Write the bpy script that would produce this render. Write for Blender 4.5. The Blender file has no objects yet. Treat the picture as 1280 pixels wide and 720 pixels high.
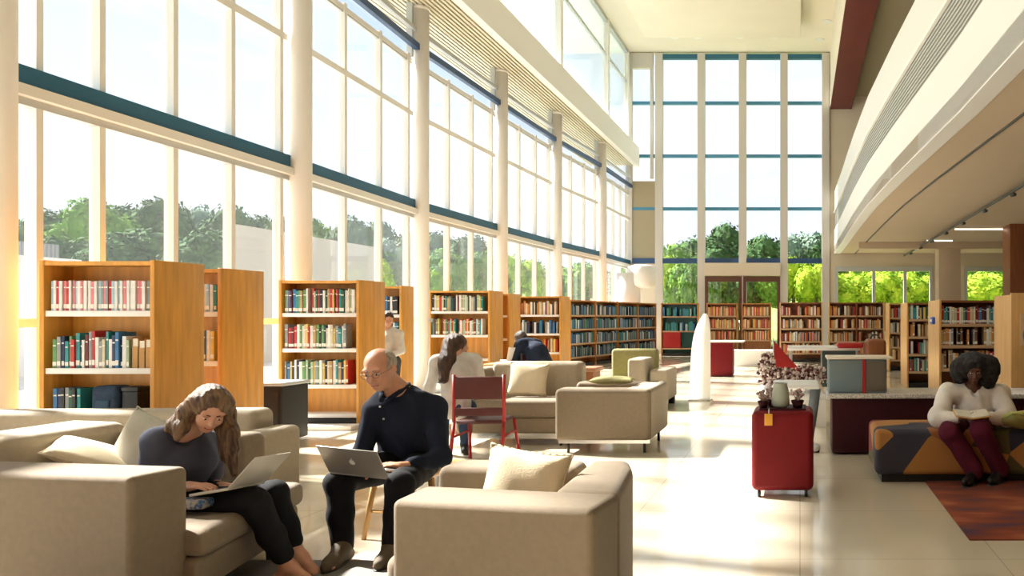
import bpy, bmesh, math, random
import numpy as np
from mathutils import Vector, Matrix
random.seed(7); rng = np.random.default_rng(7)
sc = bpy.context.scene; COL = sc.collection
PI = math.pi

# ------------------------------------------------------------------ camera, sky, sun, exposure
EYE = 1.45
cam_d = bpy.data.cameras.new('camera'); cam = bpy.data.objects.new('camera', cam_d); COL.objects.link(cam)
cam.location = (0, 0, EYE); cam.rotation_euler = (PI/2, 0, 0)
cam_d.sensor_width = 36; cam_d.lens = 28.125; cam_d.shift_x = -0.28125; cam_d.shift_y = 37/1280
cam_d.clip_end = 600
sc.camera = cam
sc.view_settings.view_transform = 'Standard'; sc.view_settings.look = 'None'
sc.view_settings.gamma = 1; sc.view_settings.use_curve_mapping = False
sc.view_settings.exposure = 0.36

SKY_STRENGTH = 1.05
w = bpy.data.worlds.new('sky'); sc.world = w; w.use_nodes = True
nt = w.node_tree; nt.nodes.clear()
wo = nt.nodes.new('ShaderNodeOutputWorld'); bg = nt.nodes.new('ShaderNodeBackground')
tc = nt.nodes.new('ShaderNodeTexCoord'); sep = nt.nodes.new('ShaderNodeSeparateXYZ')
nt.links.new(tc.outputs['Generated'], sep.inputs[0])
grad = nt.nodes.new('ShaderNodeValToRGB')
e = grad.color_ramp.elements
e[0].position = 0.0; e[0].color = (0.90, 0.95, 1.0, 1)
e[1].position = 0.42; e[1].color = (0.56, 0.74, 0.97, 1)
nt.links.new(sep.outputs['Z'], grad.inputs[0])
mp = nt.nodes.new('ShaderNodeMapping'); mp.inputs['Scale'].default_value = (1, 1, 3.0)
nt.links.new(tc.outputs['Generated'], mp.inputs[0])
ns = nt.nodes.new('ShaderNodeTexNoise'); ns.inputs['Scale'].default_value = 2.2; ns.inputs['Detail'].default_value = 6
ns.inputs['Roughness'].default_value = 0.55
nt.links.new(mp.outputs[0], ns.inputs['Vector'])
cr = nt.nodes.new('ShaderNodeValToRGB'); cr.color_ramp.elements[0].position = 0.47; cr.color_ramp.elements[1].position = 0.66
nt.links.new(ns.outputs['Fac'], cr.inputs[0])
mx = nt.nodes.new('ShaderNodeMix'); mx.data_type = 'RGBA'
nt.links.new(cr.outputs[0], mx.inputs['Factor']); nt.links.new(grad.outputs[0], mx.inputs['A'])
mx.inputs['B'].default_value = (1.0, 1.0, 0.98, 1)
nt.links.new(mx.outputs['Result'], bg.inputs['Color']); bg.inputs['Strength'].default_value = SKY_STRENGTH
nt.links.new(bg.outputs[0], wo.inputs[0])

sd = bpy.data.lights.new('sun', 'SUN'); sun = bpy.data.objects.new('sun', sd); COL.objects.link(sun)
sd.energy = 20; sd.angle = math.radians(2.4); sd.color = (1.0, 0.95, 0.87)
SUN_DIR = Vector((-1.0, 0.34, 0.90)).normalized()          # towards the sun
sun.rotation_euler = SUN_DIR.to_track_quat('Z', 'Y').to_euler(); sun.location = (-20, 10, 25)

# ------------------------------------------------------------------ helpers
def lin(r, g, b):
    f = lambda c: (c/255/12.92) if c/255 <= .04045 else ((c/255+.055)/1.055)**2.4
    return (f(r), f(g), f(b), 1)

def mat(name, col, rough=0.6, metal=0.0, var=0.0, vscale=6.0, bump=0.0, bscale=60.0, stretch=(1,1,1), spec=0.5,
        emit=None, estr=0.0, coat=0.0, col2=None, lo=0.3, hi=0.7, sheen=0.0):
    m = bpy.data.materials.new(name); m.use_nodes = True
    nt = m.node_tree; b = nt.nodes['Principled BSDF']
    b.inputs['Base Color'].default_value = col; b.inputs['Roughness'].default_value = rough
    b.inputs['Metallic'].default_value = metal; b.inputs['Specular IOR Level'].default_value = spec
    b.inputs['Coat Weight'].default_value = coat; b.inputs['Sheen Weight'].default_value = sheen
    if emit: b.inputs['Emission Color'].default_value = emit; b.inputs['Emission Strength'].default_value = estr
    t = nt.nodes.new('ShaderNodeTexCoord'); mp = nt.nodes.new('ShaderNodeMapping')
    mp.inputs['Scale'].default_value = stretch; nt.links.new(t.outputs['Object'], mp.inputs[0])
    if var or col2:
        n = nt.nodes.new('ShaderNodeTexNoise'); n.inputs['Scale'].default_value = vscale; n.inputs['Detail'].default_value = 4
        nt.links.new(mp.outputs[0], n.inputs['Vector'])
        r = nt.nodes.new('ShaderNodeValToRGB'); r.color_ramp.elements[0].position = lo; r.color_ramp.elements[1].position = hi
        c2 = col2 or tuple(min(1, c*(1+var)) for c in col[:3])+(1,)
        c1 = col if col2 else tuple(c*(1-var) for c in col[:3])+(1,)
        r.color_ramp.elements[0].color = c1; r.color_ramp.elements[1].color = c2
        nt.links.new(n.outputs['Fac'], r.inputs[0]); nt.links.new(r.outputs[0], b.inputs['Base Color'])
    if bump:
        n2 = nt.nodes.new('ShaderNodeTexNoise'); n2.inputs['Scale'].default_value = bscale; n2.inputs['Detail'].default_value = 3
        nt.links.new(mp.outputs[0], n2.inputs['Vector'])
        bp = nt.nodes.new('ShaderNodeBump'); bp.inputs['Strength'].default_value = bump; bp.inputs['Distance'].default_value = 0.01
        nt.links.new(n2.outputs['Fac'], bp.inputs['Height']); nt.links.new(bp.outputs[0], b.inputs['Normal'])
    return m

def glass_mat(name, tint=(0.965, 0.97, 0.975, 1), haze=0.0):
    m = bpy.data.materials.new(name); m.use_nodes = True; nt = m.node_tree; nt.nodes.clear()
    o = nt.nodes.new('ShaderNodeOutputMaterial'); tr = nt.nodes.new('ShaderNodeBsdfTransparent'); tr.inputs[0].default_value = tint
    gl = nt.nodes.new('ShaderNodeBsdfGlossy'); gl.inputs['Roughness'].default_value = 0.02
    lw = nt.nodes.new('ShaderNodeLayerWeight'); lw.inputs['Blend'].default_value = .5
    pw = nt.nodes.new('ShaderNodeMath'); pw.operation = 'POWER'; pw.inputs[1].default_value = 5; nt.links.new(lw.outputs['Facing'], pw.inputs[0])
    ma = nt.nodes.new('ShaderNodeMath'); ma.operation = 'MULTIPLY_ADD'; ma.inputs[1].default_value = .6; ma.inputs[2].default_value = .03; nt.links.new(pw.outputs[0], ma.inputs[0])
    mx = nt.nodes.new('ShaderNodeMixShader'); nt.links.new(ma.outputs[0], mx.inputs[0])
    nt.links.new(tr.outputs[0], mx.inputs[1]); nt.links.new(gl.outputs[0], mx.inputs[2])
    if haze:
        df = nt.nodes.new('ShaderNodeBsdfTranslucent'); df.inputs[0].default_value = (0.95, 0.97, 1, 1)
        m2 = nt.nodes.new('ShaderNodeMixShader'); m2.inputs[0].default_value = haze
        nt.links.new(mx.outputs[0], m2.inputs[1]); nt.links.new(df.outputs[0], m2.inputs[2]); nt.links.new(m2.outputs[0], o.inputs[0])
    else: nt.links.new(mx.outputs[0], o.inputs[0])
    return m

def stripes(m, axis, scale, c1, c2, sharp=0.5):
    nt = m.node_tree; b = nt.nodes['Principled BSDF']
    t = nt.nodes.new('ShaderNodeTexCoord'); wv = nt.nodes.new('ShaderNodeTexWave'); wv.wave_type = 'BANDS'; wv.bands_direction = axis
    wv.inputs['Scale'].default_value = scale; nt.links.new(t.outputs['Object'], wv.inputs[0])
    r = nt.nodes.new('ShaderNodeValToRGB'); r.color_ramp.elements[0].position = sharp-.1; r.color_ramp.elements[1].position = sharp+.1
    r.color_ramp.elements[0].color = c1; r.color_ramp.elements[1].color = c2
    nt.links.new(wv.outputs['Fac'], r.inputs[0]); nt.links.new(r.outputs[0], b.inputs['Base Color'])
    bp = nt.nodes.new('ShaderNodeBump'); bp.inputs['Distance'].default_value = .02; nt.links.new(wv.outputs['Fac'], bp.inputs['Height'])
    nt.links.new(bp.outputs[0], b.inputs['Normal'])
    return m

def link(name, me, m=None, parent=None, loc=None, rz=0.0, wn=False):
    o = bpy.data.objects.new(name, me); COL.objects.link(o)
    if m is not None:
        for q in (m if isinstance(m, (list, tuple)) else [m]): me.materials.append(q)
    if parent is not None: o.parent = parent
    if loc is not None: o.location = loc
    if rz: o.rotation_euler = (0, 0, rz)
    if wn:
        md = o.modifiers.new('wn', 'WEIGHTED_NORMAL'); md.keep_sharp = True
    return o

def tag(o, label=None, cat=None, group=None, kind=None):
    if label: o['label'] = label
    if cat: o['category'] = cat
    if group: o['group'] = group
    if kind: o['kind'] = kind
    return o

def thing(name, label, cat, loc=(0,0,0), rz=0.0, group=None):
    o = bpy.data.objects.new(name, None); COL.objects.link(o); o.location = loc; o.rotation_euler = (0,0,rz)
    o.empty_display_size = .1
    return tag(o, label, cat, group)

def copy_tree(o, parent=None):
    c = o.copy(); COL.objects.link(c)
    if parent is not None: c.parent = parent
    for ch in [x for x in o.children]: copy_tree(ch, c)
    return c

class MB:
    """collects shapes for ONE mesh"""
    def __init__(s): s.bm = bmesh.new(); s.mi = 0
    def _new(s, vs0):
        return s.bm.verts[vs0:]
    def _mat(s, f0):
        s.bm.faces.ensure_lookup_table()
        for f in s.bm.faces[f0:]: f.material_index = s.mi
    def box(s, x0, x1, y0, y1, z0, z1, bev=0.0, seg=3, M=None):
        t = bmesh.new(); bmesh.ops.create_cube(t, size=1)
        bmesh.ops.transform(t, matrix=Matrix.Translation(((x0+x1)/2, (y0+y1)/2, (z0+z1)/2)) @ Matrix.Diagonal((abs(x1-x0), abs(y1-y0), abs(z1-z0), 1)), verts=t.verts)
        if bev: bmesh.ops.bevel(t, geom=t.edges[:], offset=bev, segments=seg, profile=.5, affect='EDGES', clamp_overlap=True)
        if M is not None: bmesh.ops.transform(t, matrix=M, verts=t.verts)
        if bev:
            for f in t.faces: f.smooth = True
        s.add(t); return s
    def add(s, t):
        me = bpy.data.meshes.new('tmp'); t.to_mesh(me); t.free()
        f0 = len(s.bm.faces); s.bm.from_mesh(me); bpy.data.meshes.remove(me); s._mat(f0)
    def cyl(s, p0, p1, r0, r1=None, seg=16, cap=True):
        r1 = r0 if r1 is None else r1
        p0 = Vector(p0); p1 = Vector(p1); d = p1-p0
        t = bmesh.new(); bmesh.ops.create_cone(t, cap_ends=cap, segments=seg, radius1=r0, radius2=r1, depth=d.length)
        M = Matrix.Translation((p0+p1)/2) @ d.to_track_quat('Z', 'Y').to_matrix().to_4x4()
        bmesh.ops.transform(t, matrix=M, verts=t.verts)
        for f in t.faces: f.smooth = len(f.verts) == 4
        s.add(t); return s
    def tube(s, pts, r, seg=10):
        for a, b in zip(pts[:-1], pts[1:]): s.cyl(a, b, r, seg=seg)
        for p in pts[1:-1]: s.ball(p, (r, r, r), 8)
        return s
    def ball(s, c, r, seg=16, M=None):
        t = bmesh.new(); bmesh.ops.create_uvsphere(t, u_segments=seg, v_segments=max(6, seg//2), radius=1)
        bmesh.ops.transform(t, matrix=Matrix.Translation(c) @ (M or Matrix()) @ Matrix.Diagonal((r[0], r[1], r[2], 1)), verts=t.verts)
        for f in t.faces: f.smooth = True
        s.add(t); return s
    def lathe(s, prof, seg=24, c=(0,0,0)):
        t = bmesh.new(); rings = []
        for r, z in prof:
            rings.append([t.verts.new((c[0]+r*math.cos(2*PI*k/seg), c[1]+r*math.sin(2*PI*k/seg), c[2]+z)) for k in range(seg)])
        for a, b in zip(rings[:-1], rings[1:]):
            for k in range(seg):
                f = t.faces.new((a[k], a[(k+1) % seg], b[(k+1) % seg], b[k])); f.smooth = True
        t.faces.new(rings[0][::-1]); t.faces.new(rings[-1])
        s.add(t); return s
    def prism(s, poly, z0, z1, bev=0.0, seg=4):
        t = bmesh.new(); a = [t.verts.new((x, y, z0)) for x, y in poly]; b = [t.verts.new((x, y, z1)) for x, y in poly]
        n = len(poly); t.faces.new(a[::-1]); t.faces.new(b)
        for k in range(n): t.faces.new((a[k], a[(k+1) % n], b[(k+1) % n], b[k]))
        bmesh.ops.recalc_face_normals(t, faces=t.faces)
        if bev:
            bmesh.ops.bevel(t, geom=t.edges[:], offset=bev, segments=seg, profile=.5, affect='EDGES', clamp_overlap=True)
            for f in t.faces: f.smooth = True
        s.add(t); return s
    def quadstrip(s, pa, pb, smooth=False):
        t = bmesh.new(); A = [t.verts.new(p) for p in pa]; B = [t.verts.new(p) for p in pb]
        for k in range(len(A)-1):
            f = t.faces.new((A[k], A[k+1], B[k+1], B[k])); f.smooth = smooth
        s.add(t); return s
    def mesh(s, name):
        me = bpy.data.meshes.new(name); s.bm.to_mesh(me); s.bm.free(); return me
    def build(s, name, m=None, parent=None, loc=None, rz=0.0, wn=False):
        return link(name, s.mesh(name), m, parent, loc, rz, wn)

def P(px, py, Y):
    """a point of the place at distance Y that lies on a given sight line"""
    return Vector(((px-1000)*Y/1000, Y, EYE+(397-py)*Y/1000))

def extr_path(pts, off0, off1, z0, z1):
    """closed solid band following a plan polyline, from side offset off0 to off1"""
    n = len(pts); N = []
    for i in range(n):
        a = Vector(pts[max(0, i-1)]); b = Vector(pts[min(n-1, i+1)]); d = (b-a).normalized(); N.append(Vector((d.y, -d.x)))
    L = lambda o, z: [(pts[i][0]+N[i].x*o, pts[i][1]+N[i].y*o, z) for i in range(n)]
    m = MB()
    a, b, c, d = L(off0, z0), L(off1, z0), L(off1, z1), L(off0, z1)
    m.quadstrip(a, b); m.quadstrip(b, c); m.quadstrip(c, d); m.quadstrip(d, a)
    t = bmesh.new()
    for k in (0, -1): t.faces.new([t.verts.new(q[k]) for q in (a, b, c, d)])
    m.add(t)
    bmesh.ops.remove_doubles(m.bm, verts=m.bm.verts, dist=1e-5); bmesh.ops.recalc_face_normals(m.bm, faces=m.bm.faces)
    return m

# ------------------------------------------------------------------ materials
M = {}
M['white_frame'] = mat('white_frame', (.80, .78, .73, 1), .45)
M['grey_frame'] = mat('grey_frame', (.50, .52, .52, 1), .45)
M['mullion'] = mat('mullion', (.56, .53, .48, 1), .5)
M['blue'] = mat('blue_band', (.012, .11, .20, 1), .45)
M['navy'] = mat('navy_band', (.015, .06, .16, 1), .45)
M['midblue'] = mat('transom_blue', (.05, .22, .36, 1), .45)
M['dark_grey'] = mat('dark_grey', (.09, .10, .10, 1), .5)
M['column'] = mat('column_paint', (.84, .80, .75, 1), .5, bump=.05)
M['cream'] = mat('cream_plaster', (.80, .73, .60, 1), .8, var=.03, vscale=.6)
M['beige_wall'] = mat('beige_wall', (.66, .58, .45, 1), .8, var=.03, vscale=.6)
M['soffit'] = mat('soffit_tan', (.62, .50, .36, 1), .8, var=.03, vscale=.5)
M['fascia'] = mat('fascia_white', (.86, .86, .83, 1), .6)
M['slat'] = mat('slat_cream', (.70, .64, .50, 1), .6)
M['slat_gap'] = mat('slat_gap', (.25, .23, .16, 1), .8)
M['red_beam'] = mat('red_beam', (.13, .016, .014, 1), .6, var=.1, vscale=1)
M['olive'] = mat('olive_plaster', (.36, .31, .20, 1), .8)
M['glass'] = glass_mat('clear_glass'); M['glass_l'] = glass_mat('hazy_glass', haze=.012); M['frost'] = glass_mat('fritted_glass', (.78, .82, .85, 1), haze=.22)  # left panes: faint translucent veil mixed in to haze the view outside
M['floor'] = mat('polished_floor', (.60, .51, .36, 1), .16, var=.05, vscale=.8, spec=.6, coat=.3)
nt_ = M['floor'].node_tree
_t = nt_.nodes.new('ShaderNodeTexCoord'); _b = nt_.nodes.new('ShaderNodeTexBrick'); _b.offset = 0
_b.inputs['Scale'].default_value = 1; _b.inputs['Brick Width'].default_value = 1.2; _b.inputs['Row Height'].default_value = 1.2
_b.inputs['Mortar Size'].default_value = .004; _b.inputs['Mortar Smooth'].default_value = .2
_b.inputs['Color1'].default_value = (.70, .63, .49, 1); _b.inputs['Color2'].default_value = (.67, .60, .46, 1); _b.inputs['Mortar'].default_value = (.46, .40, .30, 1)
nt_.links.new(_t.outputs['Object'], _b.inputs['Vector']); nt_.links.new(_b.outputs['Color'], nt_.nodes['Principled BSDF'].inputs['Base Color'])
_n = nt_.nodes.new('ShaderNodeTexNoise'); _n.inputs['Scale'].default_value = 1.5; _n.inputs['Detail'].default_value = 5
_r = nt_.nodes.new('ShaderNodeMapRange'); _r.inputs['To Min'].default_value = .10; _r.inputs['To Max'].default_value = .26
nt_.links.new(_t.outputs['Object'], _n.inputs['Vector']); nt_.links.new(_n.outputs['Fac'], _r.inputs['Value']); nt_.links.new(_r.outputs[0], nt_.nodes['Principled BSDF'].inputs['Roughness'])
M['wood'] = mat('orange_wood', (.66, .31, .05, 1), .42, var=.16, vscale=3, stretch=(6, 6, .6), bump=.03, bscale=20)
M['wood_l'] = mat('light_wood', (.66, .38, .14, 1), .42, var=.12, vscale=3, stretch=(6, 6, .6))
M['wood_d'] = mat('brown_wood', (.26, .09, .03, 1), .45, var=.15, vscale=3, stretch=(6, 6, .6))
M['wood_m'] = mat('amber_wood', (.46, .18, .04, 1), .42, var=.15, vscale=3, stretch=(6, 6, .6))
M['shelf_w'] = mat('white_shelf', (.84, .82, .79, 1), .4)
M['shelf_t'] = mat('tan_shelf', (.50, .32, .18, 1), .45)
M['black'] = mat('black_plastic', (.012, .012, .013, 1), .5)
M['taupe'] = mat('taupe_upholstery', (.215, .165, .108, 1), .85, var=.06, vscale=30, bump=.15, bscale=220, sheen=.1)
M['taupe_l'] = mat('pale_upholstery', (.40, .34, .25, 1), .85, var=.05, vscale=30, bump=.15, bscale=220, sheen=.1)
M['pillow'] = mat('cream_pillow', (.70, .60, .42, 1), .9, var=.06, vscale=8, bump=.25, bscale=160)
M['pillow_g'] = mat('sage_pillow', (.44, .41, .32, 1), .9, var=.06, vscale=8, bump=.25, bscale=160)
M['olive_f'] = mat('olive_upholstery', (.28, .26, .11, 1), .85, var=.08, vscale=20, bump=.15, bscale=200)
M['leg'] = mat('dark_leg', (.03, .025, .02, 1), .4)
M['chrome'] = mat('chrome', (.7, .7, .7, 1), .2, metal=1)
M['skin'] = mat('skin', (.58, .29, .18, 1), .5, var=.08, vscale=20)
M['skin'].node_tree.nodes['Principled BSDF'].inputs['Subsurface Weight'].default_value = .12
M['skin'].node_tree.nodes['Principled BSDF'].inputs['Subsurface Radius'].default_value = (.02, .008, .004)
M['skin_w'] = mat('fair_skin', (.62, .33, .22, 1), .5, var=.06, vscale=20)
M['skin_d'] = mat('dark_skin', (.10, .035, .018, 1), .45, var=.1, vscale=20)
M['lip'] = mat('lip', (.45, .12, .10, 1), .4)
M['eye'] = mat('eye_dark', (.03, .02, .015, 1), .2)
M['eyewhite'] = mat('eye_white', (.7, .68, .64, 1), .3)
M['red'] = mat('dark_red', (.17, .004, .007, 1), .55, spec=.25, var=.08, vscale=4)
M['brightred'] = mat('bright_red', (.40, .012, .012, 1), .45, var=.08, vscale=4)
M['maroon'] = mat('maroon_panel', (.035, .003, .006, 1), .6, spec=.2)
M['white'] = mat('white_paint', (.82, .82, .80, 1), .5)
M['counter'] = mat('speckled_counter', (.62, .60, .55, 1), .25, col2=(.35, .33, .31, 1), vscale=60, lo=.45, hi=.6)
M['page'] = mat('paper', (.75, .70, .58, 1), .8)
M['sticker'] = mat('spine_sticker', (.80, .78, .72, 1), .6)
M['silver'] = mat('laptop_metal', (.42, .40, .36, 1), .35, metal=.6)
M['laptop_l'] = mat('laptop_pale', (.62, .58, .50, 1), .4, metal=.2)
M['screen'] = mat('screen', (.02, .02, .025, 1), .15)
# ------------------------------------------------------------------ the setting
S = lambda o: tag(o, kind='structure')
YF = 32.0                                                   # far wall
m = MB(); m.box(-8.2, 13, -6, YF+.2, -.2, 0); S(m.build('floor', M['floor']))

# left glass wall: columns and the plan line they follow
COLS = [(-6.72, -1.6), (-6.80, 2.7), (-6.97, 6.9), (-7.14, 11.4), (-7.41, 15.6), (-7.33, 19.6), (-7.19, 23.6), (-6.85, 27.6)]
LINE = [(-6.90, -6.0)] + [(x-.12, y) for x, y in COLS] + [(-6.85, 31.9)]
def wall_x(y):
    for (x0, y0), (x1, y1) in zip(LINE[:-1], LINE[1:]):
        if y0 <= y <= y1: return x0+(x1-x0)*(y-y0)/(y1-y0)
    return LINE[-1][0]
ZS = 7.5                                                    # underside of the slatted soffit
for i, (x, y) in enumerate(COLS):
    m = MB(); m.cyl((x, y, 0), (x, y, ZS+.05), .165, seg=36); m.cyl((x, y, 0), (x, y, .05), .19, seg=36); m.cyl((x, y, ZS-.06), (x, y, ZS), .185, seg=36)
    S(m.build('column', M['column']))
stops = [LINE[0]] + [LINE[i+1] for i in range(len(COLS))] + [LINE[-1]]
MULL = {2: [7.42, 8.12, 9.12, 10.1, 11.1]}
for i in range(len(stops)-1):
    (x0, y0), (x1, y1) = stops[i], stops[i+1]
    a = (x0-.02, y0+.02); b = (x1-.02, y1-.02)
    root = bpy.data.objects.new('window_%d' % (i+1), None); COL.objects.link(root); S(root)
    g = extr_path([a, b], -.012, .012, .05, 6.5); g.build('glass', M['glass_l'], root)
    ys = [y for y in (7.42, 8.12, 9.12, 10.1, 11.1)] if i == 3 else [y0+.32] + [y0+(y1-y0)*f for f in (.345, .64)] + [y1-.36]
    if i == len(stops)-2: ys = [y0+.9, y0+1.9, y0+2.9]
    f = MB()
    for y in ys:
        t = (y-y0)/(y1-y0); x = x0+(x1-x0)*t
        f.box(x-.05, x+.06, y-.035, y+.035, 0, 6.5)
    f.build('mullion', M['white_frame'], root)
    extr_path([a, b], .02, .08, 5.33, 5.43).build('transom', M['white_frame'], root)
    extr_path([a, b], .02, .08, 1.36, 1.44).build('sill_rail', M['white_frame'], root)
    extr_path([a, b], -.05, .10, 0, .12).build('kerb', M['white_frame'], root)
    extr_path([a, b], -.04, .12, 3.55, 3.73).build('blue_band', M['blue'], root)
    extr_path([a, b], -.06, .17, 3.45, 3.55).build('ledge', M['white_frame'], root)
    extr_path([a, b], -.02, .09, 3.38, 3.45).build('blind_box', M['grey_frame'], root)
    extr_path([a, b], -.03, .06, 6.38, 6.46).build('head_frame', M['white_frame'], root)
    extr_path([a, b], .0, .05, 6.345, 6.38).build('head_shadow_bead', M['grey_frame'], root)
    extr_path([a, b], .10, .20, 6.62, 6.74).build('blue_rail', M['navy'], root)
    extr_path([a, b], .05, .14, 6.98, 7.06).build('top_rail', M['grey_frame'], root)
    extr_path([a, b], -.012, .012, 6.5, 7.5).build('upper_glass', M['glass'], root)
    m = MB()
    for yy in (y0+.28, y1-.24): xx = x0+(x1-x0)*(yy-y0)/(y1-y0); m.box(xx-.03, xx+.08, yy-.03, yy+.03, 6.46, 7.5)
    m.build('upper_post', M['grey_frame'], root)

# slatted soffit, fascia and clerestory above the left wall
m = MB()
for k in range(19):
    x = -8.35+k*.1; m.box(x, x+.055, -6, YF-.1, ZS, ZS+.05)
S(m.build('trim_1', M['slat']))
m = MB(); m.box(-8.4, -6.55, -6, YF-.1, ZS+.09, ZS+.2); S(m.build('trim_2', M['slat_gap']))
m = MB(); m.box(-6.6, -6.42, -6, YF, ZS-.03, 8.24); m.box(-8.4, -6.5, -6, YF, ZS+.2, ZS+.3); S(m.build('trim_3', M['fascia']))
root = bpy.data.objects.new('window_20', None); COL.objects.link(root); S(root)
m = MB(); m.box(-6.93, -6.91, -6, YF, 8.2, 12.0); m.build('glass', M['frost'], root)
m = MB()
for y in (-4, 0, 4.5, 9, 13, 17.5, 22.8, 28.4, 31.7): m.box(-6.98, -6.78, y-.11, y+.11, 8.0, 12.05)
m.build('mullion', M['white_frame'], root)
m = MB(); m.box(-6.97, -6.86, -6, YF, 10.76, 10.84); m.box(-6.97, -6.80, -6, YF, 11.9, 12.05); m.build('transom', M['grey_frame'], root)
m = MB(); m.box(-7.0, -6.6, -6, YF, 7.8, 8.2); m.build('sill', M['fascia'], root)

# ceiling, lowered panel, red beam, right ceiling
m = MB(); m.box(-7.1, 1.35, -6, YF+.3, 12.05, 12.35); S(m.build('ceiling', M['cream']))
m = MB(); m.box(-10.6, -7.1, -8, YF+.3, 12.12, 12.4); S(m.build('added_sun_blocker', M['fascia']))  # unseen slab added outside to keep direct sun off the clerestory
m = MB(); m.box(-5.6, 0.03, -6, 28.9, 11.55, 11.75, .02); m.box(-5.3, -.3, -6, 28.6, 11.75, 12.06); S(m.build('ceiling_panel', M['cream']))
m = MB(); m.box(1.2, 1.35, -6, YF, 9.83, 12.1); S(m.build('ceiling_upstand', M['cream']))
m = MB(); m.box(1.21, 2.06, -6, YF-.02, 9.78, 10.0); S(m.build('red_beam', M['red_beam']))
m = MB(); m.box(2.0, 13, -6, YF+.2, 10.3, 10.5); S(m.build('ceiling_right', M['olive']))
# ceiling spot lamps
for i, (px, py, Y) in enumerate([(843, 57, 30.2), (872, 57, 30.2), (925, 56, 30.2), (967, 55, 30.2), (1025, 51, 30.5), (1034, 32, 28.6)]):
    x = (px-1000)*Y/1000
    where = ['first from the left', 'second from the left', 'third from the left', 'fourth from the left', 'beside the red beam, farther one', 'beside the red beam, nearer one'][i]
    r = thing('ceiling_spotlight', 'round white recessed ceiling spotlight, '+where, 'light', (x, Y, 12.05), group='ceiling spotlights')
    MB().lathe([(.13, -.03), (.16, -.03), (.17, 0), (.1, 0)]).build('trim_ring', M['white'], r)
    MB().lathe([(.001, -.02), (.12, -.02), (.12, 0), (.001, 0)]).build('lens', mat('spot_lens', (.9, .9, .85, 1), .3, emit=(1, .95, .85, 1), estr=1.5), r)

# right balcony
BAL = [(2.55, -6), (2.5, 0), (2.28, 4), (2.07, 7.4), (1.98, 9.96), (1.83, 12.4), (1.69, 14.8), (1.53, 18.2), (1.46, 21.8), (1.43, 25), (1.41, 28), (1.36, YF-.02)]
extr = lambda a, b, z0, z1: extr_path(BAL, a, b, z0, z1)
S(extr(0, .25, 4.0, 4.95).build('balcony_fascia', M['fascia']))
grm = stripes(mat('grille_metal', (.4, .4, .38, 1), .5), 'Z', 4.5, (.16, .16, .15, 1), (.58, .58, .54, 1))
S(extr(.03, .2, 4.95, 5.6).build('balcony_grille', grm))
S(extr(-.02, .2, 5.6, 5.66).build('balcony_rail', M['fascia']))
S(extr(.02, .16, 5.66, 6.5).build('balcony_parapet', mat('parapet', (.80, .80, .77, 1), .5)))
m = MB(); m.prism(BAL + [(13, YF-.02), (13, -6)], 4.02, 4.3); S(m.build('ceiling_soffit', M['soffit']))
m = MB()
pa = [(x+.82, y) for x, y in BAL]; S(extr_path(pa, 0, .03, 3.995, 4.02).build('soffit_groove', M['dark_grey']))
m = MB(); m.box(2.0, 13, 27.2, 27.6, 3.8, 4.02); S(m.build('beam_low', M['soffit']))
# track with spot heads
r = thing('track_light', 'dark lighting track with small spot heads under the tan soffit', 'light', (4.1, 22, 3.86))
m = MB(); m.box(-.02, .02, -12, 9.5, 0, .05); m.build('track', M['dark_grey'], r)
m = MB(); m.cyl((.09, -12, .08), (.09, 9.5, .08), .025); m.build('conduit', M['dark_grey'], r)
for k in range(8):
    y = -9+k*2.35; m = MB(); m.cyl((-.0, y, 0), (0, y, -.05), .012); m.cyl((-.05, y-.05, -.07), (.04, y+.06, -.04), .035, seg=14); m.build('spot_head', M['dark_grey'], r)
r = thing('strip_light', 'slim white strip light on soffit, nearer and longer of two', 'light', (5.2, 22.8, 3.95))
m = MB(); m.box(-.8, .9, -.05, .05, .03, .08); m.build('housing', M['white'], r)
m = MB(); m.box(-.78, .88, -.04, .04, 0, .03); m.build('diffuser', mat('strip_glow', (.9, .85, .75, 1), .4, emit=(1, .85, .65, 1), estr=2.5), r)
r2 = copy_tree(r); r2.location = (4.55, 26.2, 3.95); r2.scale = (.5, 1, 1); r2['label'] = 'slim white strip light on soffit, farther and shorter of two'

# far glazed wall
M['doorwood'] = mat('door_wood', (.11, .035, .02, 1), .45)
XM = [-5.63, -3.94, -2.29, -.64, 1.02]
root = bpy.data.objects.new('window_30', None); COL.objects.link(root); S(root)
m = MB(); m.box(-6.85, 1.02, YF+.05, YF+.07, 3.7, 12.0); m.box(-5.6, -3.94, YF+.05, YF+.07, .1, 3.7); m.box(-.64, 1.02, YF+.05, YF+.07, .1, 3.7); m.build('glass', M['glass'], root)
for x in XM:
    m = MB(); m.box(x-.15, x+.15, YF-.12, YF+.14, 0, 12.0); m.build('mullion', M['mullion'], root)
m = MB()
for z in (10.03, 7.91, 5.8): m.box(-6.85, 1.1, YF-.05, YF+.1, z-.06, z+.06)
m.build('transom', M['midblue'], root)
m = MB(); m.box(-6.9, 1.1, YF-.09, YF+.1, 3.62, 3.82); m.build('transom', M['navy'], root)
m = MB(); m.box(-5.7, 1.1, YF-.09, YF+.1, 11.78, 11.97); m.build('transom', M['blue'], root)
m = MB(); m.box(-6.9, -6.7, YF-.1, YF+.1, 0, 12); m.box(-5.98, -5.86, YF-.1, YF+.1, 7, 12); m.box(-6.7, -5.98, YF-.11, YF+.1, 11.4, 12); m.build('corner_post', M['mullion'], root)
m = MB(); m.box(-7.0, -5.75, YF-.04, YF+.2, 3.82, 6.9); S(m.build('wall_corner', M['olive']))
m = MB(); m.box(-7.0, -5.7, YF+.08, YF+.2, 0, 3.62); S(m.build('wall_corner_lower', M['beige_wall']))
m = MB(); m.box(-3.8, -.78, YF-.3, YF+.1, 3.12, 3.62); S(m.build('door_header', M['beige_wall']))
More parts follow.
